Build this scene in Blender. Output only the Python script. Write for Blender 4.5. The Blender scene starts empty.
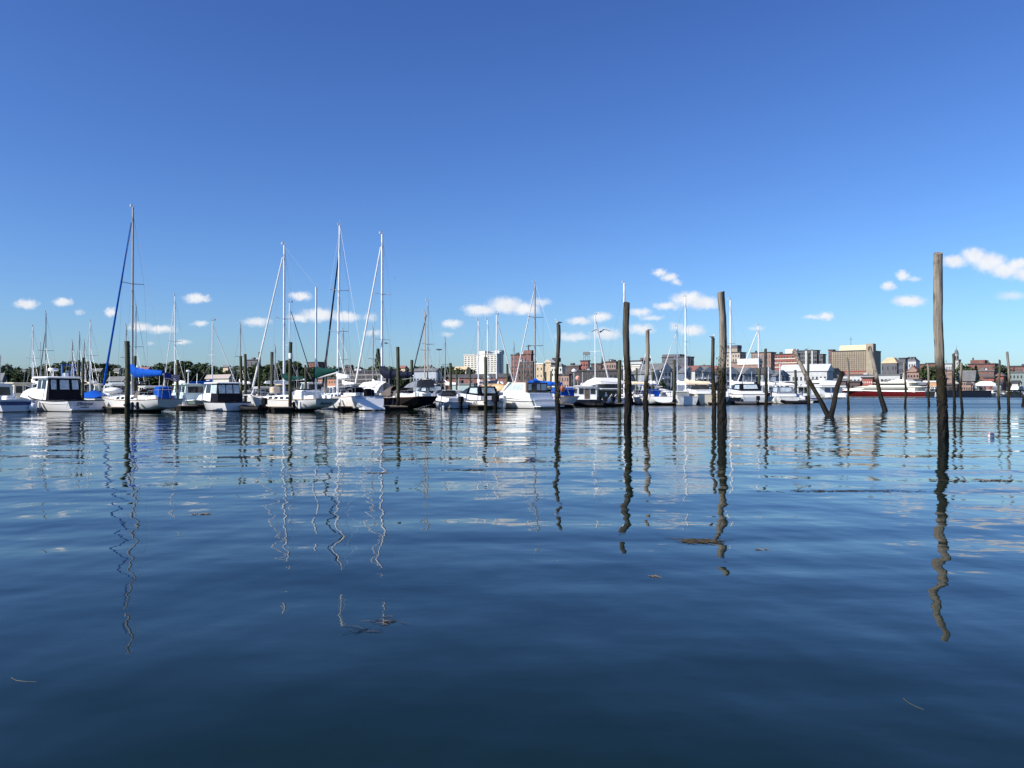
import bpy, bmesh, math, random
from mathutils import Vector, Matrix
R = math.radians
PI = math.pi
scene = bpy.context.scene
COL = scene.collection
FPX = 827.0          # focal length in pixels of a 1024 wide frame
HOR = 392.0          # the horizon's row
CAMZ = 1.6

# ------------------------------------------------------------------ camera
cd = bpy.data.cameras.new('camera'); cam = bpy.data.objects.new('camera', cd); COL.objects.link(cam)
cam.location = (0, 0, CAMZ); cam.rotation_euler = (R(90) + math.atan((HOR - 384) / FPX), 0, 0)
cd.sensor_width = 36.0; cd.lens = 36.0 * FPX / 1024; cd.clip_start = 0.1; cd.clip_end = 20000
scene.camera = cam

# ------------------------------------------------------------------ light
SUN_AZ = R(118)       # angle from the view direction (+Y) round to the left
SUN_EL = R(34)
sd = Vector((-math.sin(SUN_AZ) * math.cos(SUN_EL), math.cos(SUN_AZ) * math.cos(SUN_EL), math.sin(SUN_EL)))
sl = bpy.data.lights.new('sun', 'SUN'); so = bpy.data.objects.new('sun', sl); COL.objects.link(so)
sl.energy = 4.9; sl.angle = R(0.5); sl.color = (1.0, 0.94, 0.85)
so.rotation_euler = sd.to_track_quat('Z', 'Y').to_euler()

vs = scene.view_settings
scene.display_settings.display_device = 'sRGB'
vs.view_transform = 'Standard'; vs.look = 'None'; vs.exposure = 0.35; vs.gamma = 1.0; vs.use_curve_mapping = False
scene.cycles.max_bounces = 6; scene.cycles.diffuse_bounces = 2; scene.cycles.glossy_bounces = 4
scene.cycles.sample_clamp_indirect = 6.0
scene.cycles.caustics_reflective = False; scene.cycles.caustics_refractive = False

world = bpy.data.worlds.new('World'); scene.world = world; world.use_nodes = True
nt = world.node_tree; N = nt.nodes; LK = nt.links; N.clear()
def wn(t, **kw):
    n = N.new(t)
    for k, v in kw.items(): setattr(n, k, v)
    return n
sky = wn('ShaderNodeTexSky', sky_type='NISHITA'); sky.sun_disc = False
sky.sun_elevation = SUN_EL; sky.sun_rotation = -SUN_AZ
sky.altitude = 0; sky.air_density = 1.0; sky.dust_density = 0.6; sky.ozone_density = 1.6
SKY_POWER = (1.30, 1.30, 1.18); SKY_GAIN = (0.35, 0.48, 0.88)      # the camera's colour response, one power curve per channel
ssep = wn('ShaderNodeSeparateColor'); LK.new(sky.outputs[0], ssep.inputs[0]); tint = wn('ShaderNodeCombineColor')
for k in range(3):
    pw = wn('ShaderNodeMath', operation='POWER'); LK.new(ssep.outputs[k], pw.inputs[0]); pw.inputs[1].default_value = SKY_POWER[k]
    gn = wn('ShaderNodeMath', operation='MULTIPLY'); LK.new(pw.outputs[0], gn.inputs[0]); gn.inputs[1].default_value = SKY_GAIN[k]; LK.new(gn.outputs[0], tint.inputs[k])
tc = wn('ShaderNodeTexCoord'); sep = wn('ShaderNodeSeparateXYZ'); LK.new(tc.outputs['Generated'], sep.inputs[0])
ab = wn('ShaderNodeMath', operation='ABSOLUTE'); LK.new(sep.outputs[1], ab.inputs[0])
mxn = wn('ShaderNodeMath', operation='MAXIMUM'); LK.new(ab.outputs[0], mxn.inputs[0]); mxn.inputs[1].default_value = 0.02
du = wn('ShaderNodeMath', operation='DIVIDE'); LK.new(sep.outputs[0], du.inputs[0]); LK.new(mxn.outputs[0], du.inputs[1])
dv = wn('ShaderNodeMath', operation='DIVIDE'); LK.new(sep.outputs[2], dv.inputs[0]); LK.new(mxn.outputs[0], dv.inputs[1])
uv = wn('ShaderNodeCombineXYZ'); LK.new(du.outputs[0], uv.inputs[0]); LK.new(dv.outputs[0], uv.inputs[1])
# ragged cloud edges: warp the direction with two scales of noise
def warp(src, sc, amp):
    n = wn('ShaderNodeTexNoise'); n.inputs['Scale'].default_value = sc; n.inputs['Detail'].default_value = 5; n.inputs['Roughness'].default_value = 0.6
    LK.new(uv.outputs[0], n.inputs['Vector'])
    s = wn('ShaderNodeVectorMath', operation='SUBTRACT'); LK.new(n.outputs['Color'], s.inputs[0]); s.inputs[1].default_value = (.5, .5, .5)
    m = wn('ShaderNodeVectorMath', operation='MULTIPLY_ADD'); LK.new(s.outputs[0], m.inputs[0]); m.inputs[1].default_value = amp; LK.new(src, m.inputs[2])
    return m.outputs[0]
wuv = warp(warp(uv.outputs[0], 60, (0.013, 0.007, 0)), 170, (0.012, 0.0075, 0))
# the fair-weather clouds of the afternoon: centre x, y, half width, half height, faintness (picture units turned into directions)
CLOUDS = [(26,304,12,5,.15),(63,302,11,4.5,.2),(80,312,7,4,.62),(110,312,7,5,.25),(140,327,14,5,.3),(160,329,16,5,.35),(197,298,14,4.6,.12),
 (183,342,9,3.6,.4),(200,324,10,3.6,.45),(150,343,6,3,.7),(256,322,16,5,.35),(300,296,13,5,.25),(318,315,20,6.5,.0),(345,317,15,5.5,.1),(300,318,14,4,.3),
 (370,317,9,5,.55),(372,333,10,4,.5),(452,324,12,4.5,.2),(447,334,10,3,.65),(480,310,18,6,.05),(506,305,18,8.5,.0),(524,309,16,7,.1),(540,302,14,5,.5),
 (580,321,14,4.5,.25),(601,317,11,5,.15),(573,337,22,5,.45),(606,334,16,7,.3),(640,312,13,5,.35),(652,318,13,3.6,.5),(640,329,16,6,.35),
 (660,272,8,4,.25),(670,277,9,5,.2),(676,282,7,4,.45),(688,299,17,8,.0),(703,303,17,7,.05),(668,306,14,4.5,.2),(692,330,15,6,.2),(676,327,9,5,.5),
 (757,328,10,4,.6),(827,316,8,4.5,.15),(814,317,12,3,.45),(903,275,8,6,.15),(889,286,8,5,.3),(914,279,10,3.5,.6),(909,301,17,6,.0),
 (975,256,14,9,.0),(990,262,18,10,.0),(955,261,13,7,.15),(1006,270,20,8,.05),(1018,264,12,7,.1),(1012,296,20,6,.6),(1030,274,20,8,.1),
 (-60,300,30,9,.1),(-130,318,26,7,.2),(1110,290,34,10,.0),(1180,310,26,8,.1),(1090,322,20,6,.3),
 (930,140,0.01,0.01,.99)]
prev = None
for (cx, cy, hw, hh, fa) in CLOUDS:
    u0, v0 = (cx - 512) / FPX, (HOR - cy) / FPX
    su, sv = FPX / (hw * 1.24), FPX / (hh * 1.26)
    m = wn('ShaderNodeVectorMath', operation='MULTIPLY_ADD'); LK.new(wuv, m.inputs[0])
    m.inputs[1].default_value = (su, sv, 0); m.inputs[2].default_value = (-u0 * su, -v0 * sv, fa)
    l = wn('ShaderNodeVectorMath', operation='LENGTH'); LK.new(m.outputs[0], l.inputs[0])
    if prev is None: prev = l.outputs['Value']
    else:
        k = wn('ShaderNodeMath', operation='SMOOTH_MIN'); k.inputs[2].default_value = 0.25
        LK.new(prev, k.inputs[0]); LK.new(l.outputs['Value'], k.inputs[1]); prev = k.outputs[0]
dens = wn('ShaderNodeMapRange', interpolation_type='SMOOTHSTEP'); LK.new(prev, dens.inputs[0])
dens.inputs[1].default_value = 1.02; dens.inputs[2].default_value = 0.27; dens.inputs[3].default_value = 0; dens.inputs[4].default_value = 0.97
cn = wn('ShaderNodeTexNoise'); cn.inputs['Scale'].default_value = 55; cn.inputs['Detail'].default_value = 4; LK.new(wuv, cn.inputs['Vector'])
cr = wn('ShaderNodeMix', data_type='RGBA'); LK.new(cn.outputs[0], cr.inputs[0])
CLOUD_LO, CLOUD_HI = (5.7, 6.1, 6.8), (8.1, 8.1, 8.2)
cr.inputs[6].default_value = CLOUD_LO + (1,); cr.inputs[7].default_value = CLOUD_HI + (1,)
mixc = wn('ShaderNodeMix', data_type='RGBA'); LK.new(dens.outputs[0], mixc.inputs[0]); LK.new(tint.outputs[0], mixc.inputs[6]); LK.new(cr.outputs[2], mixc.inputs[7])
bg = wn('ShaderNodeBackground'); bg.inputs[1].default_value = 0.1; LK.new(mixc.outputs[2], bg.inputs[0])
wo = wn('ShaderNodeOutputWorld'); LK.new(bg.outputs[0], wo.inputs[0])

# ------------------------------------------------------------------ helpers
def gx(px, Y): return (px - 512) / FPX * Y
def gz(py, Y): return CAMZ + (HOR - py) / FPX * Y
def tag(o, label=None, cat=None, group=None, kind=None):
    if label: o['label'] = label
    if cat: o['category'] = cat
    if group: o['group'] = group
    if kind: o['kind'] = kind
    return o
def thing(name, label, cat, loc=(0, 0, 0), rotz=0.0, group=None):
    o = bpy.data.objects.new(name, None); COL.objects.link(o); o.empty_display_size = 0.3
    o.location = loc; o.rotation_euler = (0, 0, rotz)
    return tag(o, label, cat, group)
def link(name, me, parent=None, loc=None, rot=None, scale=None):
    o = bpy.data.objects.new(name, me); COL.objects.link(o)
    if parent: o.parent = parent
    if loc: o.location = loc
    if rot: o.rotation_euler = rot
    if scale: o.scale = scale
    return o
def copy_tree(o, parent=None):
    c = o.copy(); COL.objects.link(c)
    if parent: c.parent = parent
    for ch in o.children: copy_tree(ch, c)
    return c

class MB:
    def __init__(s): s.v = []; s.f = []
    def add(s, vs, fs):
        b = len(s.v); s.v += [tuple(p) for p in vs]; s.f += [tuple(b + i for i in f) for f in fs]; return s
    def box(s, x0, x1, y0, y1, z0, z1):
        v = [(x, y, z) for z in (z0, z1) for y in (y0, y1) for x in (x0, x1)]
        return s.add(v, [(0, 2, 3, 1), (4, 5, 7, 6), (0, 1, 5, 4), (2, 6, 7, 3), (0, 4, 6, 2), (1, 3, 7, 5)])
    def bevbox(s, x0, x1, y0, y1, z0, z1, b):
        # a box with chamfered vertical edges and top
        pts = [(x0 + b, y0), (x1 - b, y0), (x1, y0 + b), (x1, y1 - b), (x1 - b, y1), (x0 + b, y1), (x0, y1 - b), (x0, y0 + b)]
        cx, cy = (x0 + x1) / 2, (y0 + y1) / 2
        fx, fy = (x1 - x0 - 2 * b) / (x1 - x0), (y1 - y0 - 2 * b) / (y1 - y0)
        v = [(x, y, z0) for x, y in pts] + [(x, y, z1 - b) for x, y in pts] + [(cx + (x - cx) * fx, cy + (y - cy) * fy, z1) for x, y in pts]
        f = [tuple(reversed(range(8))), tuple(range(16, 24))]
        for k in (0, 8):
            for i in range(8): f.append((k + i, k + (i + 1) % 8, k + 8 + (i + 1) % 8, k + 8 + i))
        return s.add(v, f)
    def tube(s, pts, r, n=6, r1=None):
        pts = [Vector(p) for p in pts]; r1 = r if r1 is None else r1
        rings = []; m = len(pts); up0 = None
        for i, p in enumerate(pts):
            d = (pts[min(i + 1, m - 1)] - pts[max(i - 1, 0)]).normalized()
            a = Vector((0, 0, 1)) if abs(d.z) < .9 else Vector((1, 0, 0))
            u = d.cross(a).normalized(); w = d.cross(u)
            rr = r + (r1 - r) * i / max(1, m - 1)
            rings.append([p + (u * math.cos(2 * PI * k / n) + w * math.sin(2 * PI * k / n)) * rr for k in range(n)])
        v = [q for ring in rings for q in ring]; f = []
        for i in range(m - 1):
            for k in range(n): f.append((i * n + k, i * n + (k + 1) % n, (i + 1) * n + (k + 1) % n, (i + 1) * n + k))
        f.append(tuple(reversed(range(n)))); f.append(tuple((m - 1) * n + k for k in range(n)))
        return s.add(v, f)
    def lathe(s, prof, c=(0, 0, 0), n=12):
        v = [(c[0] + r * math.cos(2 * PI * k / n), c[1] + r * math.sin(2 * PI * k / n), c[2] + z) for r, z in prof for k in range(n)]
        f = []
        for i in range(len(prof) - 1):
            for k in range(n): f.append((i * n + k, i * n + (k + 1) % n, (i + 1) * n + (k + 1) % n, (i + 1) * n + k))
        f.append(tuple(reversed(range(n)))); f.append(tuple((len(prof) - 1) * n + k for k in range(n)))
        return s.add(v, f)
    def ball(s, c, rx, ry, rz, n=10, m=7):
        prof = [(math.sin(PI * i / m), -math.cos(PI * i / m)) for i in range(m + 1)]
        v = [(c[0] + max(r, .02) * rx * math.cos(2 * PI * k / n), c[1] + max(r, .02) * ry * math.sin(2 * PI * k / n), c[2] + z * rz) for r, z in prof for k in range(n)]
        f = []
        for i in range(m):
            for k in range(n): f.append((i * n + k, i * n + (k + 1) % n, (i + 1) * n + (k + 1) % n, (i + 1) * n + k))
        f.append(tuple(reversed(range(n)))); f.append(tuple(m * n + k for k in range(n)))
        return s.add(v, f)
    def slab(s, prof, hw, y0=0.0):
        # side outline in x,z pushed out to both sides; hw gives the half width at a height
        h = hw if callable(hw) else (lambda z: hw)
        n = len(prof)
        v = [(x, y0 - h(z), z) for x, z in prof] + [(x, y0 + h(z), z) for x, z in prof]
        f = [tuple(range(n)), tuple(reversed(range(n, 2 * n)))]
        for i in range(n):
            j = (i + 1) % n; f.append((i, i + n, j + n, j))
        return s.add(v, f)
    def plate(s, q, th=0.02):
        q = [Vector(p) for p in q]; nrm = (q[1] - q[0]).cross(q[-1] - q[0]).normalized() * th; n = len(q)
        v = [p - nrm * .3 for p in q] + [p + nrm for p in q]
        f = [tuple(reversed(range(n))), tuple(range(n, 2 * n))] + [(i, (i + 1) % n, n + (i + 1) % n, n + i) for i in range(n)]
        return s.add(v, f)
    def mesh(s, name, mat, smooth=None):
        me = bpy.data.meshes.new(name); me.from_pydata(s.v, [], s.f)
        bm = bmesh.new(); bm.from_mesh(me); bmesh.ops.recalc_face_normals(bm, faces=bm.faces); bm.to_mesh(me); bm.free()
        for m in (mat if isinstance(mat, (list, tuple)) else [mat]): me.materials.append(m)
        if smooth is not None:
            for p in me.polygons: p.use_smooth = True
            me.set_sharp_from_angle(angle=R(smooth))
        me.update(); return me
    def build(s, name, mat, parent=None, smooth=None, label=None):
        o = link(name, s.mesh(name, mat, smooth), parent)
        if label: o['label'] = label
        return o

# ------------------------------------------------------------------ materials
MATS = {}
def M(name, col, rough=.5, metal=0.0, var=.12, scale=3.0, bump=0.0, coat=0.0, stretch=(1, 1, 1), col2=None, spec=.5):
    if name in MATS: return MATS[name]
    m = bpy.data.materials.new(name); m.use_nodes = True; t = m.node_tree; b = t.nodes['Principled BSDF']
    b.inputs['Roughness'].default_value = rough; b.inputs['Metallic'].default_value = metal; b.inputs['Coat Weight'].default_value = coat; b.inputs['Specular IOR Level'].default_value = spec
    tcn = t.nodes.new('ShaderNodeTexCoord'); mp = t.nodes.new('ShaderNodeMapping'); mp.inputs['Scale'].default_value = stretch
    t.links.new(tcn.outputs['Object'], mp.inputs[0])
    nz = t.nodes.new('ShaderNodeTexNoise'); nz.inputs['Scale'].default_value = scale; nz.inputs['Detail'].default_value = 5
    t.links.new(mp.outputs[0], nz.inputs['Vector'])
    mr = t.nodes.new('ShaderNodeMapRange'); mr.inputs[1].default_value = .3; mr.inputs[2].default_value = .7; t.links.new(nz.outputs[0], mr.inputs[0])
    mx = t.nodes.new('ShaderNodeMix'); mx.data_type = 'RGBA'; t.links.new(mr.outputs[0], mx.inputs[0])
    c2 = col2 or tuple(min(1, c * (1 + var)) for c in col); c1 = col if col2 else tuple(c * (1 - var) for c in col)
    mx.inputs[6].default_value = tuple(c1) + (1,); mx.inputs[7].default_value = tuple(c2) + (1,)
    t.links.new(mx.outputs[2], b.inputs['Base Color'])
    if bump:
        bp = t.nodes.new('ShaderNodeBump'); bp.inputs['Strength'].default_value = bump; bp.inputs['Distance'].default_value = .03
        t.links.new(nz.outputs[0], bp.inputs['Height']); t.links.new(bp.outputs[0], b.inputs['Normal'])
    MATS[name] = m; return m

def band_mat(name, bands, rough=.3, coat=.3, stain=.06):
    # paint in level bands over the height of the hull: [(upper z, colour), ...]
    if name in MATS: return MATS[name]
    m = bpy.data.materials.new(name); m.use_nodes = True; t = m.node_tree; b = t.nodes['Principled BSDF']
    b.inputs['Roughness'].default_value = rough; b.inputs['Coat Weight'].default_value = coat
    tcn = t.nodes.new('ShaderNodeTexCoord'); sp = t.nodes.new('ShaderNodeSeparateXYZ'); t.links.new(tcn.outputs['Object'], sp.inputs[0])
    cur = None
    for z, c in bands:
        if cur is None: cur = tuple(c) + (1,); pz = z; continue
        gt = t.nodes.new('ShaderNodeMath'); gt.operation = 'GREATER_THAN'; t.links.new(sp.outputs[2], gt.inputs[0]); gt.inputs[1].default_value = pz
        mx = t.nodes.new('ShaderNodeMix'); mx.data_type = 'RGBA'; t.links.new(gt.outputs[0], mx.inputs[0])
        if isinstance(cur, tuple): mx.inputs[6].default_value = cur
        else: t.links.new(cur, mx.inputs[6])
        mx.inputs[7].default_value = tuple(c) + (1,); cur = mx.outputs[2]; pz = z
    nz = t.nodes.new('ShaderNodeTexNoise'); nz.inputs['Scale'].default_value = 2.2; nz.inputs['Detail'].default_value = 4
    mp = t.nodes.new('ShaderNodeMapping'); mp.inputs['Scale'].default_value = (1.5, 1.5, .35); t.links.new(tcn.outputs['Object'], mp.inputs[0]); t.links.new(mp.outputs[0], nz.inputs['Vector'])
    mr = t.nodes.new('ShaderNodeMapRange'); mr.inputs[1].default_value = .35; mr.inputs[2].default_value = .7; mr.inputs[3].default_value = 1 - stain; mr.inputs[4].default_value = 1.0
    t.links.new(nz.outputs[0], mr.inputs[0])
    ml = t.nodes.new('ShaderNodeVectorMath'); ml.operation = 'MULTIPLY'; t.links.new(cur, ml.inputs[0]); t.links.new(mr.outputs[0], ml.inputs[1])
    t.links.new(ml.outputs[0], b.inputs['Base Color'])
    MATS[name] = m; return m

WHITE = (.84, .84, .82); NAVY = (.012, .018, .045); BLACK = (.012, .012, .014)
gel = M('white_gelcoat', WHITE, .3, var=.05, coat=.3)
cream = M('cream_gelcoat', (.74, .68, .54), .35, var=.06)
deckm = M('deck_nonskid', (.70, .69, .65), .7, var=.06)
alum = M('mast_aluminium', (.72, .73, .74), .35, .25, var=.06)
mastwhite = M('mast_white_paint', (.80, .80, .80), .35, var=.04)
mastgrey = M('mast_grey', (.30, .30, .30), .45, .3, var=.08)
wire = M('rigging_wire', (.42, .43, .45), .4, .4, var=.05)
steel = M('stainless_steel', (.62, .63, .65), .25, .8, var=.04)
glass = M('tinted_glass', (.02, .026, .032), .06, var=.2)
vinyl = M('clear_vinyl', (.42, .50, .54), .15, var=.25, scale=4)
blackc = M('black_canvas', (.005, .006, .011), .75, var=.3, scale=4, spec=.15)
bluec = M('blue_canvas', (.005, .075, .40), .8, var=.15, scale=4, spec=.1)
navyc = M('navy_canvas', (.006, .009, .026), .7, var=.25, spec=.15)
greenc = M('green_canvas', (.004, .040, .036), .8, var=.2, spec=.1)
tanc = M('tan_canvas', (.62, .50, .36), .75, var=.1)
brownc = M('brown_canvas', (.10, .075, .06), .75, var=.2)
whitec = M('white_canvas', (.80, .79, .76), .75, var=.06)
greyc = M('grey_canvas', (.16, .18, .22), .75, var=.12)
rubber = M('black_rubber', (.009, .009, .011), .6, var=.3, spec=.15)
hypalon = M('grey_hypalon', (.03, .033, .045), .6, var=.2)
woodbrt = M('varnished_teak', (.30, .15, .06), .4, var=.2)
plank = M('dock_planks', (.24, .19, .14), .8, var=.25, scale=5, stretch=(.4, 3, 1))
dockfloat = M('dock_float', (.016, .013, .011), .8, var=.5, scale=3, spec=.15)
redp = M('red_paint', (.55, .03, .03), .4)
stripered = M('flag_red', (.55, .05, .07), .7)
flagblue = M('flag_blue', (.03, .05, .25), .7)
ink = M('name_ink', (.01, .012, .05), .5)
orange = M('orange_plastic', (.75, .20, .04), .5)
# ================================================================== SETTING
# ---- harbour water: one sheet, ripples in world metres
def water_material():
    m = bpy.data.materials.new('harbour_water'); m.use_nodes = True; t = m.node_tree; b = t.nodes['Principled BSDF']
    b.inputs['Base Color'].default_value = (.004, .014, .011, 1); b.inputs['Specular Tint'].default_value = (.84, .90, .76, 1); b.inputs['Roughness'].default_value = .015
    b.inputs['IOR'].default_value = 1.333
    tcn = t.nodes.new('ShaderNodeTexCoord')
    def layer(scale, sx, sy, rot, amp, detail=2.0, rough=.45, off=0.0):
        mp = t.nodes.new('ShaderNodeMapping'); mp.inputs['Scale'].default_value = (sx, sy, 1); mp.inputs['Rotation'].default_value = (0, 0, R(rot)); mp.inputs['Location'].default_value = (off, off * .7, off)
        t.links.new(tcn.outputs['Object'], mp.inputs[0])
        nz = t.nodes.new('ShaderNodeTexNoise'); nz.inputs['Scale'].default_value = scale; nz.inputs['Detail'].default_value = detail; nz.inputs['Roughness'].default_value = rough
        t.links.new(mp.outputs[0], nz.inputs['Vector'])
        mu = t.nodes.new('ShaderNodeMath'); mu.operation = 'MULTIPLY'; t.links.new(nz.outputs[0], mu.inputs[0]); mu.inputs[1].default_value = amp
        return mu.outputs[0]
    # calm streaks and ruffled patches: a slow mask over the finer ripples
    ls = [layer(*a) for a in WAVES]
    mk = t.nodes.new('ShaderNodeTexNoise'); mk.inputs['Scale'].default_value = .05; mk.inputs['Detail'].default_value = 3
    mpm = t.nodes.new('ShaderNodeMapping'); mpm.inputs['Scale'].default_value = (.35, 1, 1); t.links.new(tcn.outputs['Object'], mpm.inputs[0]); t.links.new(mpm.outputs[0], mk.inputs['Vector'])
    mr = t.nodes.new('ShaderNodeMapRange'); mr.inputs[1].default_value = .38; mr.inputs[2].default_value = .62; mr.inputs[3].default_value = .45; mr.inputs[4].default_value = 1.35; t.links.new(mk.outputs[0], mr.inputs[0])
    fine = t.nodes.new('ShaderNodeMath'); fine.operation = 'MULTIPLY'; t.links.new(ls[-1], fine.inputs[0]); t.links.new(mr.outputs[0], fine.inputs[1])
    cur = fine.outputs[0]
    for l in ls[:-1]:
        ad = t.nodes.new('ShaderNodeMath'); ad.operation = 'ADD'; t.links.new(cur, ad.inputs[0]); t.links.new(l, ad.inputs[1]); cur = ad.outputs[0]
    bp = t.nodes.new('ShaderNodeBump'); bp.inputs['Strength'].default_value = 1.0; bp.inputs['Distance'].default_value = 1.0
    t.links.new(cur, bp.inputs['Height']); t.links.new(bp.outputs[0], b.inputs['Normal'])
    # a breeze ruffles the open channel beyond the old piles on the right; the lee of the marina stays smooth
    sp = t.nodes.new('ShaderNodeSeparateXYZ'); t.links.new(tcn.outputs['Object'], sp.inputs[0])
    def mrange(src, a, b_, c, d):
        n = t.nodes.new('ShaderNodeMapRange'); n.interpolation_type = 'SMOOTHSTEP'; t.links.new(src, n.inputs[0])
        for i, v in enumerate((a, b_, c, d)): n.inputs[i + 1].default_value = v
        return n.outputs[0]
    mul = t.nodes.new('ShaderNodeMath'); mul.operation = 'MULTIPLY'; t.links.new(mrange(sp.outputs[0], -4, 24, .26, 1), mul.inputs[0]); t.links.new(mrange(sp.outputs[1], 40, 78, 0, 1), mul.inputs[1])
    mu2 = t.nodes.new('ShaderNodeMath'); mu2.operation = 'MULTIPLY'; t.links.new(mul.outputs[0], mu2.inputs[0]); t.links.new(mrange(mk.outputs[0], .3, .65, .55, 1), mu2.inputs[1])
    t.links.new(mrange(mu2.outputs[0], 0, 1, .015, .30), b.inputs['Roughness'])
    return m
#         scale, sx, sy, rot, height in metres
WAVES = [(.24, .40, 1.0, 7, .076, 1.0, .4, 3.0),
         (.50, .42, 1.0, -6, .054, 1.0, .4, 7.0),
         (.80, 1.25, .75, -18, .021, 1.0, .4, 11.0),
         (1.3, .40, 1.0, 4, .0125, 1.0, .4, 2.0),
         (1.9, 1.15, .8, 24, .0085, 1.0, .4, 5.0),
         (4.5, .6, 1.0, -8, .0028, 2.0, .5, 1.0)]
wm = MB(); wm.add([(-1500, -300, 0), (1500, -300, 0), (1500, 305, 0), (-1500, 305, 0)], [(0, 1, 2, 3)])
tag(wm.build('water', water_material()), kind='structure')

# ---- the land round the harbour: a low sea wall, then ground that climbs to the ridge
def smooth01(x): x = max(0., min(1., x)); return x * x * (3 - 2 * x)
def ground_z(x, Y):
    left = smooth01((-x + 60) / 240)
    z = 1.9 + (2.5 + 6.5 * left) * smooth01((Y - 330) / 150) + 3.0 * smooth01((Y - 480) / 200)
    z -= 14 * smooth01((Y - 900) / 600)
    return z
lm = MB(); xs = [-2500, -1200] + list(range(-800, 801, 25)) + [1200, 2500]; ys = [301, 306, 315, 330, 345, 360, 380, 400, 430, 460, 490, 530, 580, 640, 720, 900, 1300, 2500, 6000]
lv = [(x, y, ground_z(x, y) + .25 * math.sin(x * .11 + y * .07)) for y in ys for x in xs]; nx = len(xs)
lf = [(j * nx + i, j * nx + i + 1, (j + 1) * nx + i + 1, (j + 1) * nx + i) for j in range(len(ys) - 1) for i in range(nx - 1)]
lm.add(lv, lf)
tag(lm.build('ground', M('hill_ground', (.045, .06, .03), .95, var=.5, scale=.05), smooth=60), kind='structure')
sw = MB(); sw.box(-2500, 2500, 300, 301.6, -2, 2.0)
tag(sw.build('sea_wall', M('sea_wall_stone', (.10, .09, .08), .9, var=.5, scale=.4, bump=.5)), 'long dark stone sea wall at the water edge below the city', 'sea wall')
def post_z(px, Y): return ground_z(gx(px, Y), Y) - .8
# ================================================================== CITY AND HILLSIDE
PHI = R(40)
brick = M('red_brick', (.19, .085, .07), .85, var=.25, scale=.6)
brickp = M('pale_brick', (.29, .19, .155), .85, var=.2, scale=.6)
brickd = M('dark_brick', (.09, .058, .055), .85, var=.25, scale=.6)
brickr = M('bright_red_brick', (.28, .095, .075), .85, var=.2, scale=.6)
concrete = M('tan_concrete', (.33, .28, .21), .85, var=.14, scale=.4)
whitew = M('white_render', (.54, .52, .46), .8, var=.08, scale=.4)
beige = M('beige_render', (.48, .38, .26), .8, var=.15, scale=.4)
greyclap = M('grey_clapboard', (.25, .29, .33), .8, var=.2, scale=.6)
bluegrey = M('blue_grey_clapboard', (.13, .17, .23), .8, var=.2, scale=.6)
lightgrey = M('light_grey_cladding', (.46, .47, .47), .7, var=.15, scale=.4)
darkclad = M('dark_cladding', (.045, .042, .046), .8, var=.35, scale=.4)
darkoff = M('dark_office_wall', (.10, .10, .115), .7, var=.2, scale=.4)
orangew = M('orange_stucco', (.55, .30, .16), .8, var=.2, scale=.5)
roofd = M('dark_roof', (.05, .05, .055), .85, var=.3, scale=.5)
roofg = M('grey_slate_roof', (.13, .135, .14), .8, var=.25, scale=.5)
roofr = M('red_roof', (.21, .09, .075), .8, var=.25, scale=.5)
rooft = M('tan_roof', (.55, .40, .24), .8, var=.12, scale=.5)
roofw = M('white_roof', (.74, .70, .62), .7, var=.1, scale=.5)
roofgreen = M('green_copper_roof', (.25, .40, .28), .7, var=.15, scale=.5)
winm = M('window_glass', (.03, .036, .045), .12, var=.5, scale=.2)
winb = M('window_glass_pale', (.10, .115, .13), .12, var=.5, scale=.2)
trimw = M('white_trim', (.70, .69, .66), .7, var=.08)

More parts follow.
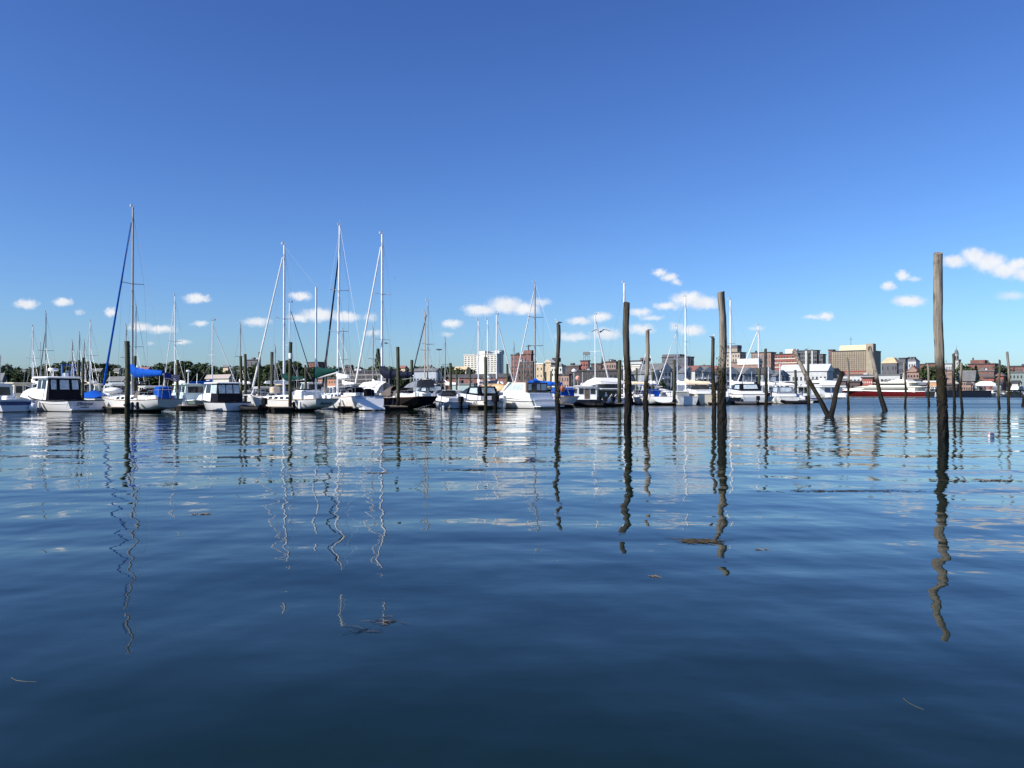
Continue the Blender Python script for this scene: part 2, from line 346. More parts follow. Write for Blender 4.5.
def building(name, label, x0, x1, x2, ytop, Y, wall, roof=roofd, win=None, cols=6, rows=3, wz=(.0, 1.), kind='flat', depth=None, phi=PHI,
             side=True, base=None, wsize=(.5, .5), rise=None, cat='building', parapet=True, sill=False, ridge='x'):
    """front face spans picture columns x0..x1 with its right corner at distance Y, the right side ends at column x2."""
    cs, sn = math.cos(phi), math.sin(phi); xc = gx(x1, Y)
    t0 = (x0 - 512) / FPX; W = (xc - t0 * Y) / (cs + t0 * sn)
    if x2 is None: D = depth or W * .7
    else:
        t2 = (x2 - 512) / FPX; D = (t2 * Y - xc) / (sn - t2 * cs)
    zb = ground_z(xc, Y) - 1.5 if base is None else base
    H = gz(ytop, Y) - zb
    ox, oy = xc - W * cs, Y + W * sn
    t = thing(name, label, cat, (ox, oy, zb), -phi)
    w = MB(); w.box(0, W, 0, D, 0, H)
    w.build('wall', wall, t)
    r = MB()
    if kind == 'flat':
        if parapet:
            p = .35; h = .5
            r.box(-p, W + p, -p, -.003, H - .1, H + h); r.box(-p, W + p, D + .003, D + p, H - .1, H + h); r.box(-p, -.003, 0, D, H - .1, H + h); r.box(W + .003, W + p, 0, D, H - .1, H + h)
        r.box(0, W, 0, D, H + .003, H + .2)
        if W > 7:
            ru = random.Random(int(x0 * 31 + ytop))
            for k in range(ru.randint(1, 3)):
                ux = ru.uniform(.08, .8) * W; uy = ru.uniform(.15, .6) * D; uw = ru.uniform(.8, 2.2); u_ = MB(); u_.bevbox(ux, ux + uw, uy, uy + uw * .8, H + .2, H + .2 + ru.uniform(.7, 1.7), .06); u_.build('rooftop_unit', ru.choice((roofg, roofd, lightgrey)), t)
            if ru.random() < .5: u_ = MB(); ux = ru.uniform(.1, .9) * W; u_.tube([(ux, D * .4, H), (ux, D * .4, H + ru.uniform(2, 4))], .07, 5); u_.build('roof_pole', roofg, t)
    elif kind == 'gable':            # ridge along the front (x) or going back (y)
        rr = rise or W * .3; e = .5
        if ridge == 'x': r.add([(-e, -e, H), (W + e, -e, H), (-e, D / 2, H + rr), (W + e, D / 2, H + rr), (-e, D + e, H), (W + e, D + e, H)], [(0, 1, 3, 2), (2, 3, 5, 4), (0, 2, 4), (1, 5, 3), (0, 4, 5, 1)])
        else:
            r.add([(-e, -e, H), (W / 2, -e, H + rr), (W + e, -e, H), (-e, D + e, H), (W / 2, D + e, H + rr), (W + e, D + e, H)], [(0, 3, 4, 1), (1, 4, 5, 2), (0, 1, 2), (3, 5, 4), (0, 2, 5, 3)])
            g = MB(); g.plate([(0.02, -e - .02, H), (W - .02, -e - .02, H), (W / 2, -e - .02, H + rr * .9)], .05); g.build('gable', wall, t)
    elif kind == 'hip':
        rr = rise or W * .15; i = min(W, D) * .28
        r.add([(-.3, -.3, H), (W + .3, -.3, H), (W + .3, D + .3, H), (-.3, D + .3, H), (i, i, H + rr), (W - i, i, H + rr), (W - i, D - i, H + rr), (i, D - i, H + rr)],
              [(0, 1, 5, 4), (1, 2, 6, 5), (2, 3, 7, 6), (3, 0, 4, 7), (4, 5, 6, 7), (3, 2, 1, 0)])
    r.build('roof', roof, t)
    if win:
        wz0, wz1 = wz; fw = W / cols; fh = H * (wz1 - wz0) / rows
        b = MB(); b.box(-fw * wsize[0] / 2, fw * wsize[0] / 2, -.06, .02, 0, fh * wsize[1]); me = b.mesh('window', win)
        wb2 = MB(); wb2.v, wb2.f = list(b.v), list(b.f); me2 = wb2.mesh('window', winb if win is winm else win); rw_ = random.Random(int(x0 * 7 + ytop * 13))
        for j in range(rows):
            for i in range(cols):
                link('window', me2 if rw_.random() < .22 else me, t, (fw * (i + .5), 0, H * wz0 + fh * (j + .5 - wsize[1] / 2)))
        if side and x2 is not None and D > 5:
            sc = max(1, min(cols, int(D / max(fw, 4))))
            for j in range(rows):
                for i in range(sc): link('window', me2 if rw_.random() < .22 else me, t, (W, D / sc * (i + .5), H * wz0 + fh * (j + .5 - wsize[1] / 2)), (0, 0, R(90)))
    return t, W, D, H
def roof_box(t, name, mat, x0, x1, y0, y1, z0, z1, label=None):
    b = MB(); b.box(x0, x1, y0, y1, z0, z1); return b.build(name, mat, t, label=label)

# hotel
t, W, D, H = building('hotel', 'white high rise hotel with rows of windows left of the brick tower', 464, 497, 503.5, 354, 620, whitew, whitew, winm, 10, 8, (.42, .97), wsize=(.5, .42))
lift = MB(); lift.box(W * .45, W * .66, -.8, 8, 0, H + 2.6); lift.build('stair_tower', M('warm_white_render', (.72, .68, .58), .8, var=.06), t)
lh = MB(); lh.box(W * .88, W * 1.0 + .6, 2, D, H, H + 3.0); lh.build('penthouse', lightgrey, t)
building('brick_warehouse', 'long low red brick warehouse with a dark roof in front of the white hotel', 446, 508, 512, 377.5, 318, brick, roofd, winm, 16, 1, (.2, .75), kind='gable', rise=1.6, wsize=(.35, .5))
# brick tower and its neighbours
t, W, D, H = building('brick_tower', 'stepped dark red brick high rise right of the white hotel', 511, 531, 533.5, 354.5, 520, brick, roofd, winm, 6, 5, (.35, .95), wsize=(.3, .4))
roof_box(t, 'lift_house', brick, W * .62, W * 1.0, .5, D, H, H + 2.8); roof_box(t, 'left_wing', brickp, -2.4, -.01, 3, D, 0, H * .86, 'lower pale brick wing')
aer = MB(); aer.box(W * .7, W * .74, 3, 3.4, H + 2.8, H + 6); aer.box(W * .6, W * .84, 3, 3.3, H + 5.3, H + 5.7); aer.build('aerial', roofd, t)
building('brick_annex', 'dark brick block with a flat roof below the stepped brick tower', 518, 533, 536, 362, 470, brickd, roofg, winm, 5, 3, (.3, .95))
building('beige_block', 'beige block with a white upper storey left of the tall thin bare pile', 536, 543, 545, 364, 430, beige, roofw, winm, 2, 2, (.4, .95), wsize=(.3, .3))
t, W, D, H = building('beige_block', 'gabled beige block with dark rooftop units behind the tall thin bare pile', 545, 551, 559, 362.5, 428, beige, roofw, None, kind='gable', ridge='y', rise=1.6)
roof_box(t, 'rooftop_unit', roofd, W * .4, W * 1.3, 4, 7, H + .5, H + 2.6)
building('white_block', 'low white block with a flat roof beside the beige gabled block', 551, 562, 565, 366, 420, whitew, roofg, winm, 4, 2, (.55, .95))
building('brick_terrace', 'brown brick terrace with chimneys right of the tall thin bare pile', 563, 579, 581, 366, 455, brickd, roofg, winm, 6, 2, (.5, .95))
building('wharf_building', 'pink brick wharf building at the left end of the black warehouse', 556, 569, 571, 375, 306, brickp, roofd, winm, 5, 2, (.25, .95), wsize=(.35, .5))
t, W, D, H = building('black_warehouse', 'long black wharf warehouse with a thin roof edge behind the white canvas boat', 571, 622, 627, 370.5, 312, darkclad, roofd, winm, 12, 2, (.3, .9), wsize=(.5, .5))
t, W, D, H = building('brick_block', 'small red brick block carrying a rooftop sign frame', 580.5, 588, 590, 361, 480, brickr, roofd, winm, 3, 2, (.6, .95))
fr = MB()
for k in range(4): fr.tube([(W * (.3 + .25 * k), 1, H), (W * (.3 + .25 * k), 1, H + 5.2)], .1)
fr.tube([(W * .3, 1, H + 2), (W * 1.05, 1, H + 5)], .1); fr.tube([(W * 1.05, 1, H + 2), (W * .3, 1, H + 5)], .1)
fr.box(W * .22, W * 1.1, .8, 1.1, H + 3.6, H + 5.4); fr.build('sign_frame', roofg, t)
building('brick_block', 'pale orange brick block with a flat roof above the black warehouse', 602, 616, 619, 362, 460, brickp, roofd, winm, 6, 2, (.55, .95))
t, W, D, H = building('brick_block', 'narrow brown brick block with a small spire left of the pale orange one', 591, 601, 602.5, 364, 450, brickd, roofd, winm, 4, 2, (.5, .95))
sp = MB(); sp.lathe([(.9, 0), (.7, 1.4), (.05, 4.6)], (W * .9, 2, H), 6); sp.build('spire', roofg, t)
building('brick_garage', 'purple brown brick garage between the two bare piles', 612, 660, 664, 372, 335, brickd, roofg, winm, 12, 2, (.3, .9), wsize=(.7, .3))
t, W, D, H = building('grey_block', 'grey block with a dark rooftop unit between the two bare piles', 630, 642, 646, 361, 480, lightgrey, roofd, winm, 6, 2, (.6, .95), wsize=(.9, .4))
roof_box(t, 'rooftop_unit', darkoff, W * .7, W * 1.15, 2, 8, H, H + 2)
building('white_block', 'low white block in front of the grey block between the two bare piles', 629, 640, 641, 366, 440, whitew, roofw, winm, 3, 1, (.6, .9))
# dark office block
t, W, D, H = building('office_block', 'dark office block with window bands behind the two thin white masts', 662, 688, 694, 357, 560, darkoff, roofd, winb, 8, 5, (.4, .97), wsize=(.92, .35))
roof_box(t, 'upper_floor', darkoff, 0, W * .68, .3, D, H, H + 2.2)
# waterfront condominiums
rnd_c = random.Random(4)
def condo(label, x0, x1, ye, Y, wall, roof, rise, rows=3, cols=3):
    t, W, D, H = building('condominium', label, x0, x1, None, ye, Y, wall, roof, winm, cols, rows, (.15, .95), kind='gable', ridge='y', rise=rise, depth=14, wsize=(.4, .45), phi=R(rnd_c.uniform(-30, -5)))
    b = MB()
    for k in range(1, rows): b.box(W * .1, W * .9, -1.2, -.08, H * (.15 + .8 * k / rows) - .3, H * (.15 + .8 * k / rows) - .1)
    b.build('balcony', trimw, t)
condo('grey clapboard waterfront house left of the thin white masts', 652, 661, 374, 306, greyclap, roofg, 1.6)
condo('pale grey gabled waterfront house just left of the thin white masts', 661, 671, 370, 308, lightgrey, roofg, 2.6)
condo('dark blue grey gabled waterfront house between the thin white masts', 673, 683, 371, 309, bluegrey, roofg, 2.4)
condo('blue grey waterfront house with white trim right of the thin white masts', 684, 694, 373, 306, bluegrey, roofg, 2.4)
condo('pale grey waterfront house with a red roof left of the leaning post pair', 695, 703, 371, 305, lightgrey, roofr, 2.0)
condo('grey waterfront house with balconies behind the thick bare pile', 703, 714, 372, 305, greyclap, roofg, 2.0, 4, 3)
condo('dark blue grey waterfront house right of the thick bare pile', 726, 739, 374, 305, bluegrey, roofd, 2.6)
condo('blue grey waterfront house above the white cruiser with a windscreen', 744, 756, 374, 305, bluegrey, roofg, 2.4)
condo('grey waterfront house with a dark gable near the middle bare pile', 763, 775, 374, 305, greyclap, roofd, 2.6)
condo('dark blue grey waterfront house right of the middle bare pile', 776, 789, 376, 305, bluegrey, roofg, 2.2)
building('red_roof_hall', 'low hall with a long red roof behind the pale grey waterfront houses', 684, 716, 719, 369, 345, brickp, roofr, winm, 6, 1, (.6, .9), kind='gable', rise=1.4)
t, W, D, H = building('tower_block', 'tall beige tower block with a dark rooftop house right of the thick bare pile', 724, 740, 746, 352.5, 580, M('tower_stone', (.42, .36, .29), .8, var=.12, scale=.4), roofd, winm, 6, 5, (.35, .97), wsize=(.42, .5))
roof_box(t, 'penthouse', concrete, W * .2, W * .8, 1, D * .8, H, H + 3.2); roof_box(t, 'plant_room', darkoff, W * .18, W * .82, .8, D * .8, H + 3.2, H + 5.4)
t, W, D, H = building('arched_block', 'brick block with a broad white parapet band and arches', 731, 759, 762, 362, 420, brickp, roofg, winm, 10, 1, (.2, .8), wsize=(.5, .6))
roof_box(t, 'parapet', roofw, W * .25, W + .1, -.5, 4, H - 1.2, H + 1.8)
building('brick_hall', 'pinkish brick hall with tall windows left of the middle bare pile', 751, 771, 776, 352.5, 560, brickp, roofd, winb, 8, 4, (.3, .97), wsize=(.35, .6))
t, W, D, H = building('brick_office', 'red brick office with pale window bands and a white rooftop storey', 775, 797, 800, 354, 540, brickr, roofd, winm, 8, 5, (.3, .98), wsize=(.6, .4))
roof_box(t, 'white_storey', roofw, W * .42, W * .95, 2, D, H, H + 3.4)
for k in range(3):
    roof_box(t, 'window_band', M('pale_band', (.6, .52, .42), .8), -.05, W + .05, -.3, -.1, H * (.62 + .12 * k), H * (.62 + .12 * k) + .7)
t, W, D, H = building('dark_tower', 'dark glazed twin office tower left of the tan concrete block', 796, 817, 820, 350.5, 600, darkoff, roofd, winm, 8, 6, (.3, .98), wsize=(.8, .5))
roof_box(t, 'pale_pier', lightgrey, W * .45, W * .55, -.5, 1, 0, H); roof_box(t, 'pale_pier', lightgrey, W * .75, W * .82, -.5, 1, 0, H)
building('dark_tower', 'lower dark tower step right of the glazed twin tower', 819, 823, 826, 354.5, 598, darkoff, roofd, winm, 3, 5, (.3, .98), wsize=(.7, .5))
building('striped_brick_tower', 'narrow striped brick tower touching the left edge of the tan concrete block', 828.5, 833, None, 350, 640, brick, roofd, winb, 2, 8, (.2, .98), depth=6, wsize=(1.0, .4))
building('long_grey_building', 'long pale grey wharf building with a light roof behind the crossed leaning posts', 780, 827, 833, 371, 332, lightgrey, M('pale_metal_roof', (.52, .53, .55), .5, var=.1), winm, 12, 2, (.2, .85), kind='gable', rise=3.0, wsize=(.4, .5))
# tan concrete office with light mansard
t, W, D, H = building('concrete_office', 'big tan concrete office block with a sunlit cream mansard top', 832, 869, 881, 350.5, 600, concrete, roofd, None)
ms = MB(); ms.add([(W * .18, .4, H), (W * 1.0, .4, H), (W * 1.0, D * .6, H), (W * .18, D * .6, H), (W * .2, 2.2, H + 4.4), (W * .97, 2.2, H + 4.4), (W * .97, D * .6, H + 4.4), (W * .2, D * .6, H + 4.4)],
   [(0, 1, 5, 4), (1, 2, 6, 5), (2, 3, 7, 6), (3, 0, 4, 7), (4, 5, 6, 7), (3, 2, 1, 0)]); ms.build('mansard', M('cream_mansard', (.56, .47, .31), .7, var=.08), t)
rb = MB(); rb.box(W * .2, W + .05, -.25, -.05, H * .42, H * .46); rb.box(W * .2, W + .05, -.25, -.05, H * .36, H * .385); rb.build('red_band', M('brick_red_band', (.26, .055, .045), .7), t)
fin = MB(); fin.box(-.15, .15, -.35, .02, H * .45, H - .4); fme = fin.mesh('fin', M('concrete_fin', (.24, .20, .16), .85))
for k in range(1, 21): link('fin', fme, t, (W * k / 21, 0, 0))
hb = MB(); hb.box(0, W, -.2, .02, 0, .25); hme = hb.mesh('floor_band', M('concrete_fin', (.24, .20, .16)))
for k in range(8): link('floor_band', hme, t, (0, 0, H * (.5 + .055 * k)))
st = MB(); st.box(W * .93, W * 1.12, -.6, 6, 0, H + 5.0); st.build('stair_tower', concrete, t)
an = MB(); an.tube([(W * .45, 6, H + 4), (W * .45, 6, H + 11)], .12); an.tube([(W * .4, 6, H + 9), (W * .5, 6, H + 9)], .1); an.build('aerial', roofd, t)
building('grey_row', 'low grey shopfront row at the foot of the tan concrete office', 838, 900, 903, 375, 420, lightgrey, roofg, winm, 16, 1, (.3, .9))
building('red_shed', 'small bright red brick shed with white frames behind the red hulled yacht', 862, 872.5, 876, 378, 312, brickr, roofd, trimw, 5, 2, (.3, .9), wsize=(.35, .35))
building('brick_shed', 'small dark brick shed left of the bright red shed', 848, 860, 862, 382, 314, brickd, roofd, winm, 4, 1, (.3, .9))
t, W, D, H = building('tan_roof_block', 'dark block with a broad tan roof right of the tan concrete office', 881.5, 897, 902, 363, 520, darkoff, rooft, winm, 6, 2, (.4, .95), kind='hip', rise=3.6)
building('dark_block', 'dark cube shaped block right of the tan roof', 899, 905.5, 908, 358.5, 480, darkoff, roofd, winm, 3, 2, (.5, .95))
t, W, D, H = building('ornate_block', 'grey stone block with a lumpy ornate roofline beside the dark cube', 906, 916, 920, 361, 500, lightgrey, roofg, winm, 4, 2, (.5, .95), kind='hip', rise=2)
for k in range(3): roof_box(t, 'dormer', roofg, W * (.1 + .3 * k), W * (.25 + .3 * k), .5, 4, H, H + 2.6)
building('gable_brick_house', 'brick house with a broad gable and a white oval window', 907, 919, 921, 372, 440, brickp, brick, winm, 4, 2, (.4, .9), kind='gable', ridge='y', rise=3.5)
building('grey_wharf_house', 'grey wharf house behind the stern of the red hulled yacht', 907, 921, 924, 380, 330, greyclap, roofd, winm, 6, 2, (.3, .9))
building('brick_row', 'long red brick row with a flat roof left of the tallest bare pile', 926, 941, 944, 363.5, 440, brick, roofd, winm, 8, 3, (.4, .95))
building('pink_brick_block', 'pink brick warehouse with small windows behind the tallest bare pile', 936, 952, 955, 370.5, 335, brickp, roofg, winm, 8, 4, (.15, .95), wsize=(.4, .45))
building('orange_shop', 'low orange and cream shop on the wharf left of the tallest bare pile', 924, 938, 940, 382, 306, orangew, roofw, winm, 6, 1, (.2, .8), wsize=(.5, .6))
# clock tower
t, W, D, H = building('clock_tower', 'pale stone church tower with a domed cupola right of the tallest bare pile', 953.6, 958.6, 961, 360, 600, M('tower_pale_stone', (.42, .42, .40), .8, var=.12), roofg, winm, 2, 3, (.5, .95), wsize=(.35, .5))
cu = MB(); cu.lathe([(W * .42, 0), (W * .42, 3.6), (W * .5, 3.7), (W * .5, 4.2)], (W / 2, W / 2, H), 12); cu.build('lantern', M('tower_pale_stone', (.42, .42, .40)), t, 30)
dm = MB(); dm.lathe([(W * .46, 0), (W * .42, 1.4), (W * .28, 2.8), (W * .1, 3.6), (.12, 4.2), (.08, 6.4)], (W / 2, W / 2, H + 4.2), 12); dm.build('dome', roofg, t, 40)
lw = MB()
for k in range(6):
    a = k * PI / 3 + .3; c, s_ = math.cos(a), math.sin(a); r_ = W * .425; lw.plate([(W / 2 + c * r_ - s_ * .5, W / 2 + s_ * r_ + c * .5, H + .5), (W / 2 + c * r_ + s_ * .5, W / 2 + s_ * r_ - c * .5, H + .5), (W / 2 + c * r_ + s_ * .5, W / 2 + s_ * r_ - c * .5, H + 3), (W / 2 + c * r_ - s_ * .5, W / 2 + s_ * r_ + c * .5, H + 3)], .06)
lw.build('louvre', winm, t)
building('green_roof_house', 'small house with a pale green copper roof right of the church tower', 960.5, 966, 968, 367, 460, lightgrey, roofgreen, None, kind='hip', rise=1.8)
building('slate_roof_hall', 'brick hall with a steep grey slate roof right of the church tower', 959, 974, 976, 381, 335, brickp, roofg, winm, 7, 2, (.3, .95), kind='gable', rise=4.4)
t, W, D, H = building('brick_hotel', 'broad red brick block with an uneven roofline near the right edge', 968, 995, 999, 364, 480, brick, roofd, winb, 10, 4, (.3, .95), wsize=(.35, .4))
roof_box(t, 'upper_storey', brick, W * .08, W * .62, 1, D, H, H + 2.6); roof_box(t, 'chimney', brickd, W * .15, W * .2, 1, 2, H + 2.6, H + 4); roof_box(t, 'chimney', brickd, W * .7, W * .75, 1, 2, H, H + 2.2)
building('long_brick_block', 'long low brick block with pale windows behind the white wharf tent', 974, 994, 998, 371, 400, brick, roofg, winb, 10, 2, (.4, .95))
building('bright_brick_block', 'bright red brick gabled block between two right hand piles', 996, 1003.5, 1006, 376, 330, brickr, roofg, winm, 4, 2, (.3, .9), kind='gable', ridge='y', rise=1.6)
building('brick_store', 'plain red brick store right of the white wharf tent', 984, 994, 996, 378, 326, brickr, roofd, winm, 5, 2, (.3, .9))
t, W, D, H = building('green_grey_wharf', 'grey green wharf building over brick at the right edge', 1009, 1060, 1066, 372, 322, M('grey_green_cladding', (.20, .25, .25), .8, var=.15), roofg, winm, 14, 3, (.1, .95), wsize=(.4, .45))
roof_box(t, 'brick_front', brickd, -.1, W + .1, -.25, -.05, 0, H * .35); 
building('brick_corner_block', 'tall brick block behind the grey green wharf building', 1009, 1050, 1056, 366, 440, brick, roofd, winb, 12, 3, (.4, .95))
# the second rank of town roofs climbing behind the water front
for lab, x0, x1, x2, yt, Y, wl, rf, kd in [
    ('plain tan block filling the skyline just left of the dark office block', 645, 658, 661, 368, 500, beige, roofd, 'flat'), ('low brick block on the skyline right of the dark office block', 694, 708, 711, 366, 520, brick, roofd, 'flat'),
    ('grey block on the skyline left of the thickest pile', 708, 718, 721, 367.5, 500, lightgrey, roofg, 'flat'), ('brown gabled house on the skyline between the tall beige tower and brick hall', 744, 752, 754, 364, 500, brickd, roofg, 'gable'),
    ('stepped brick block behind the gabled brick house with oval window', 916, 927, 930, 364.5, 520, brick, roofd, 'flat'), ('pale stone block left of the church tower', 944, 952, 954, 364, 540, lightgrey, roofg, 'flat'),
    ('small brick house with a steep roof right of the broad brick hotel', 998, 1006, 1008, 369, 470, brickp, roofg, 'gable'), ('dark brick block behind the small brick cottage', 622, 631, 633, 366, 500, brickd, roofd, 'flat'),
    ('red brick terrace on the skyline left of the pale orange block', 570, 581, 583, 367.5, 500, brick, roofg, 'gable'), ('tan terrace behind the bright brick gabled block', 988, 997, 999, 368, 520, beige, roofd, 'flat')]:
    building('town_block', lab, x0, x1, x2, yt, Y, wl, rf, winm, 5, 3, (.35, .95), kind=kd, rise=1.8 if kd == 'gable' else None, wsize=(.38, .45))
# low wharf sheds along the right hand water front
for lab, x0, x1, x2, yt, Y, wl, rf, kd in [
    ('low dark wharf shed with a grey roof left of the orange shop', 918, 925, 927, 385, 304, darkclad, roofg, 'gable'), ('low brown wharf shed directly behind the black barge', 941, 957, 959, 385, 303.5, brickd, roofd, 'flat'),
    ('small pale wharf hut left of the white tent', 973, 979, 980.5, 385.5, 303.5, lightgrey, roofg, 'gable'), ('grey wharf shed with a dark roof right of the white tent', 993, 1001, 1003, 384.5, 303.5, greyclap, roofd, 'gable'),
    ('white clapboard hut on the timber pier side near the right edge', 1012, 1018, 1020, 383, 303.5, whitew, roofd, 'gable'), ('dark brick wharf store between the orange shop and the tallest pile', 938, 945, 947, 379, 310, brickd, roofg, 'flat'),
    ('low grey shed at the water behind the red hulled yacht', 884, 897, 899, 381, 304, greyclap, roofg, 'flat'), ('brown shed under the tan concrete office behind the yacht bow', 834, 846, 848, 381, 306, brickd, roofg, 'gable'),
    ('low dark boathouse right of the white motor yacht', 806, 816, 818, 382, 304, darkclad, roofg, 'gable'), ('pale low boathouse behind the dark inflatable dinghies', 590, 606, 608, 383, 303.5, lightgrey, roofd, 'gable'),
    ('tiny brick pump house below the slate roofed hall', 966, 971, 972, 384.5, 303, brickp, roofd, 'hip')]:
    building('wharf_shed', lab, x0, x1, x2, yt, Y, wl, rf, winm, 4, 1, (.3, .85), kind=kd, rise=1.0 if kd != 'flat' else None, wsize=(.45, .6))
# middle and left
building('parking_garage', 'long dark parking garage with pale deck bands behind the ketch', 331, 386, 392, 371, 325, darkclad, roofd, M('deck_band', (.24, .22, .21), .8), 1, 4, (.2, .95), wsize=(1.0, .22))
building('brick_mill', 'square brick mill on the ridge above the ketch', 307, 318, 325, 362.5, 500, brick, roofd, winm, 4, 2, (.6, .95))
building('apartment_house', 'low orange brick apartment house behind the ketch stern', 318, 336, 339, 378.5, 304, M('orange_brick', (.42, .20, .12), .85, var=.2), roofd, winb, 7, 2, (.3, .95), wsize=(.45, .4))
building('metal_shed', 'grey blue metal shed behind the dark hulled sailboat', 410, 436, 441, 371, 315, M('shed_cladding', (.33, .37, .42), .6, var=.15), roofg, winm, 8, 1, (.4, .8), kind='gable', rise=1.2)
building('brick_cottage', 'small red brick cottage with cream trim left of the long brick warehouse', 437, 445, 447, 378, 316, brick, roofd, winb, 3, 2, (.2, .9))
building('teal_shed', 'pale teal boat shed behind the small cruiser with black canvas', 452, 474, 477, 384.5, 302, M('teal_cladding', (.27, .36, .36), .7, var=.15), roofg, None)
building('ridge_house', 'tan ridge house among trees left of the white hotel', 455, 466, 469, 369.5, 420, beige, rooft, winm, 4, 1, (.5, .9), kind='gable', rise=1.6)
t, W, D, H = building('chapel', 'tiny white chapel with a pointed steeple on the tree ridge', 375, 383, 385, 368, 430, whitew, roofg, winm, 3, 1, (.6, .9), kind='gable', rise=1.4)
stp = MB(); stp.lathe([(.9, 0), (.9, 2.4), (.05, 6.4)], (W * .45, 1.5, H), 6); stp.build('steeple', roofd, t)
building('white_house', 'small white house with two dark windows at the left tree edge', 3, 10, 12.5, 371, 340, whitew, roofg, winm, 3, 1, (.5, .95), kind='flat', wsize=(.35, .6))
building('grey_gable_shed', 'grey gabled boat shed cut by the left edge', -14, 3, 6, 381, 303, greyclap, roofg, winm, 4, 1, (.3, .8), kind='gable', rise=3)
building('grey_roof_house', 'grey roofed house among trees behind the blue furled sail', 91, 101, 104, 372, 345, whitew, roofg, winm, 4, 1, (.5, .9), kind='gable', rise=1.6)
building('hill_house', 'pale hill house under the blue boom cover', 138, 148, 151, 370, 350, beige, roofr, winm, 4, 1, (.5, .9), kind='gable', rise=1.4)
building('long_white_house', 'long white waterfront house with a pinkish roof above the black canvas cruiser', 206, 229, 232, 378.5, 308, whitew, M('pinkish_roof', (.36, .30, .28), .8, var=.12), winm, 7, 1, (.3, .8), kind='gable', rise=1.6)
building('hill_cottage', 'tiny tan cottage high in the trees left of the ketch', 223, 228, 230, 367, 380, beige, roofg, winm, 2, 1, (.5, .9), kind='gable', rise=1.0)
building('ridge_block', 'dark flat roofed block on the ridge left of the ketch', 246, 257, 260, 360, 480, darkoff, roofd, winm, 5, 1, (.75, .95))
building('white_ridge_house', 'white house with a dark roof low in the trees above the lobster boat', 57, 64, 66, 371, 400, whitew, roofd, winm, 3, 1, (.6, .9), kind='gable', rise=1.4)
for i_, (x0, x1, yt, Y, wl, rf, lab) in enumerate([(20, 25, 373, 360, whitew, roofg, 'small white hill house right of the two windowed white house'), (42, 48, 374, 370, beige, roofd, 'beige hill house low behind the lobster boat wheelhouse'), (114, 119, 371, 375, whitew, roofg, 'white gabled hill house left of the blue covered sailboat mast'),
    (160, 166, 372, 365, lightgrey, roofg, 'pale grey hill house above the blue cockpit cloth'), (188, 194, 370, 372, whitew, roofd, 'white hill house above the green pilothouse boat'), (196, 203, 375, 345, lightgrey, roofr, 'red roofed grey house above the green pilothouse boat'), (236, 242, 373, 380, beige, roofg, 'beige ridge house left of the paired dock piles'),
    (264, 270, 371, 420, whitew, roofg, 'white ridge house behind the furled headsail of the ketch'), (292, 299, 371, 430, lightgrey, roofd, 'grey ridge house right of the ketch main mast'), (345, 351, 367, 440, brickd, roofd, 'brown ridge house above the parking garage'), (398, 405, 368, 430, beige, roofr, 'tan ridge house right of the chapel'), (423, 430, 367, 450, whitew, roofg, 'white ridge house behind the tan masts')]):
    building('hill_house', lab, x0, x1, x1 + 2, yt, Y, wl, rf, winm, 3, 1, (.55, .9), kind='gable', rise=1.3)
building('grey_barn', 'long grey barn roof low behind the mast of the blue covered sailboat', 108, 124, 127, 381, 306, greyclap, roofg, winm, 5, 1, (.3, .8), kind='gable', rise=1.8)

# ------------------------------------------------------------------ trees
rnd = random.Random(7)
leafm = bpy.data.materials.new('hill_foliage'); leafm.use_nodes = True
tt = leafm.node_tree; bb = tt.nodes['Principled BSDF']; bb.inputs['Roughness'].default_value = .8; bb.inputs['Specular IOR Level'].default_value = .2
oi = tt.nodes.new('ShaderNodeObjectInfo'); ge = tt.nodes.new('ShaderNodeNewGeometry'); rp = tt.nodes.new('ShaderNodeValToRGB')
rp.color_ramp.elements[0].color = (.030, .050, .024, 1); rp.color_ramp.elements[1].color = (.080, .105, .038, 1)
ad = tt.nodes.new('ShaderNodeMath'); ad.operation = 'MULTIPLY_ADD'; tt.links.new(ge.outputs['Random Per Island'], ad.inputs[0]); ad.inputs[1].default_value = .5
m5 = tt.nodes.new('ShaderNodeMath'); m5.operation = 'MULTIPLY'; m5.inputs[1].default_value = .5; tt.links.new(oi.outputs['Random'], m5.inputs[0]); tt.links.new(m5.outputs[0], ad.inputs[2])
tt.links.new(ad.outputs[0], rp.inputs[0]); tt.links.new(rp.outputs[0], bb.inputs['Base Color'])
bark = M('bark', (.07, .05, .04), .9)
def crown_mesh(seed, conifer=False):
    r = random.Random(seed); b = MB()
    lobes = []
    if not conifer:
        for k in range(11):
            a = r.uniform(0, 2 * PI); d = r.uniform(0, 2.5); lobes.append((d * math.cos(a), d * math.sin(a), r.uniform(2.6, 7.2) - d * .35, r.uniform(1.1, 2.1)))
    n = 620
    for k in range(n):
        if conifer:
            h = r.random() ** 1.3; a = r.uniform(0, 2 * PI); rad = (1 - h) * 1.9 * (0.45 + .55 * r.random()) * (1 + .25 * math.sin(h * 40)); p = Vector((rad * math.cos(a), rad * math.sin(a), 1.2 + h * 9)); s = .5
        else:
            lx, ly, lz, lr = r.choice(lobes); d = Vector((r.gauss(0, 1), r.gauss(0, 1), r.gauss(0, 1))).normalized() * lr * r.uniform(.6, 1.08); p = Vector((lx, ly, lz)) + d; s = r.uniform(.28, .62)
        q = Matrix.Rotation(r.uniform(0, PI), 4, (r.gauss(0, 1), r.gauss(0, 1), r.gauss(0, 1)))
        b.add([p + q @ Vector((x * s, y * s * .8, z)) for x, y, z in ((-1, -.4, 0), (.1, -1, .1), (1, .1, 0), (0, 1, .12))], [(0, 1, 2, 3)])
    return b
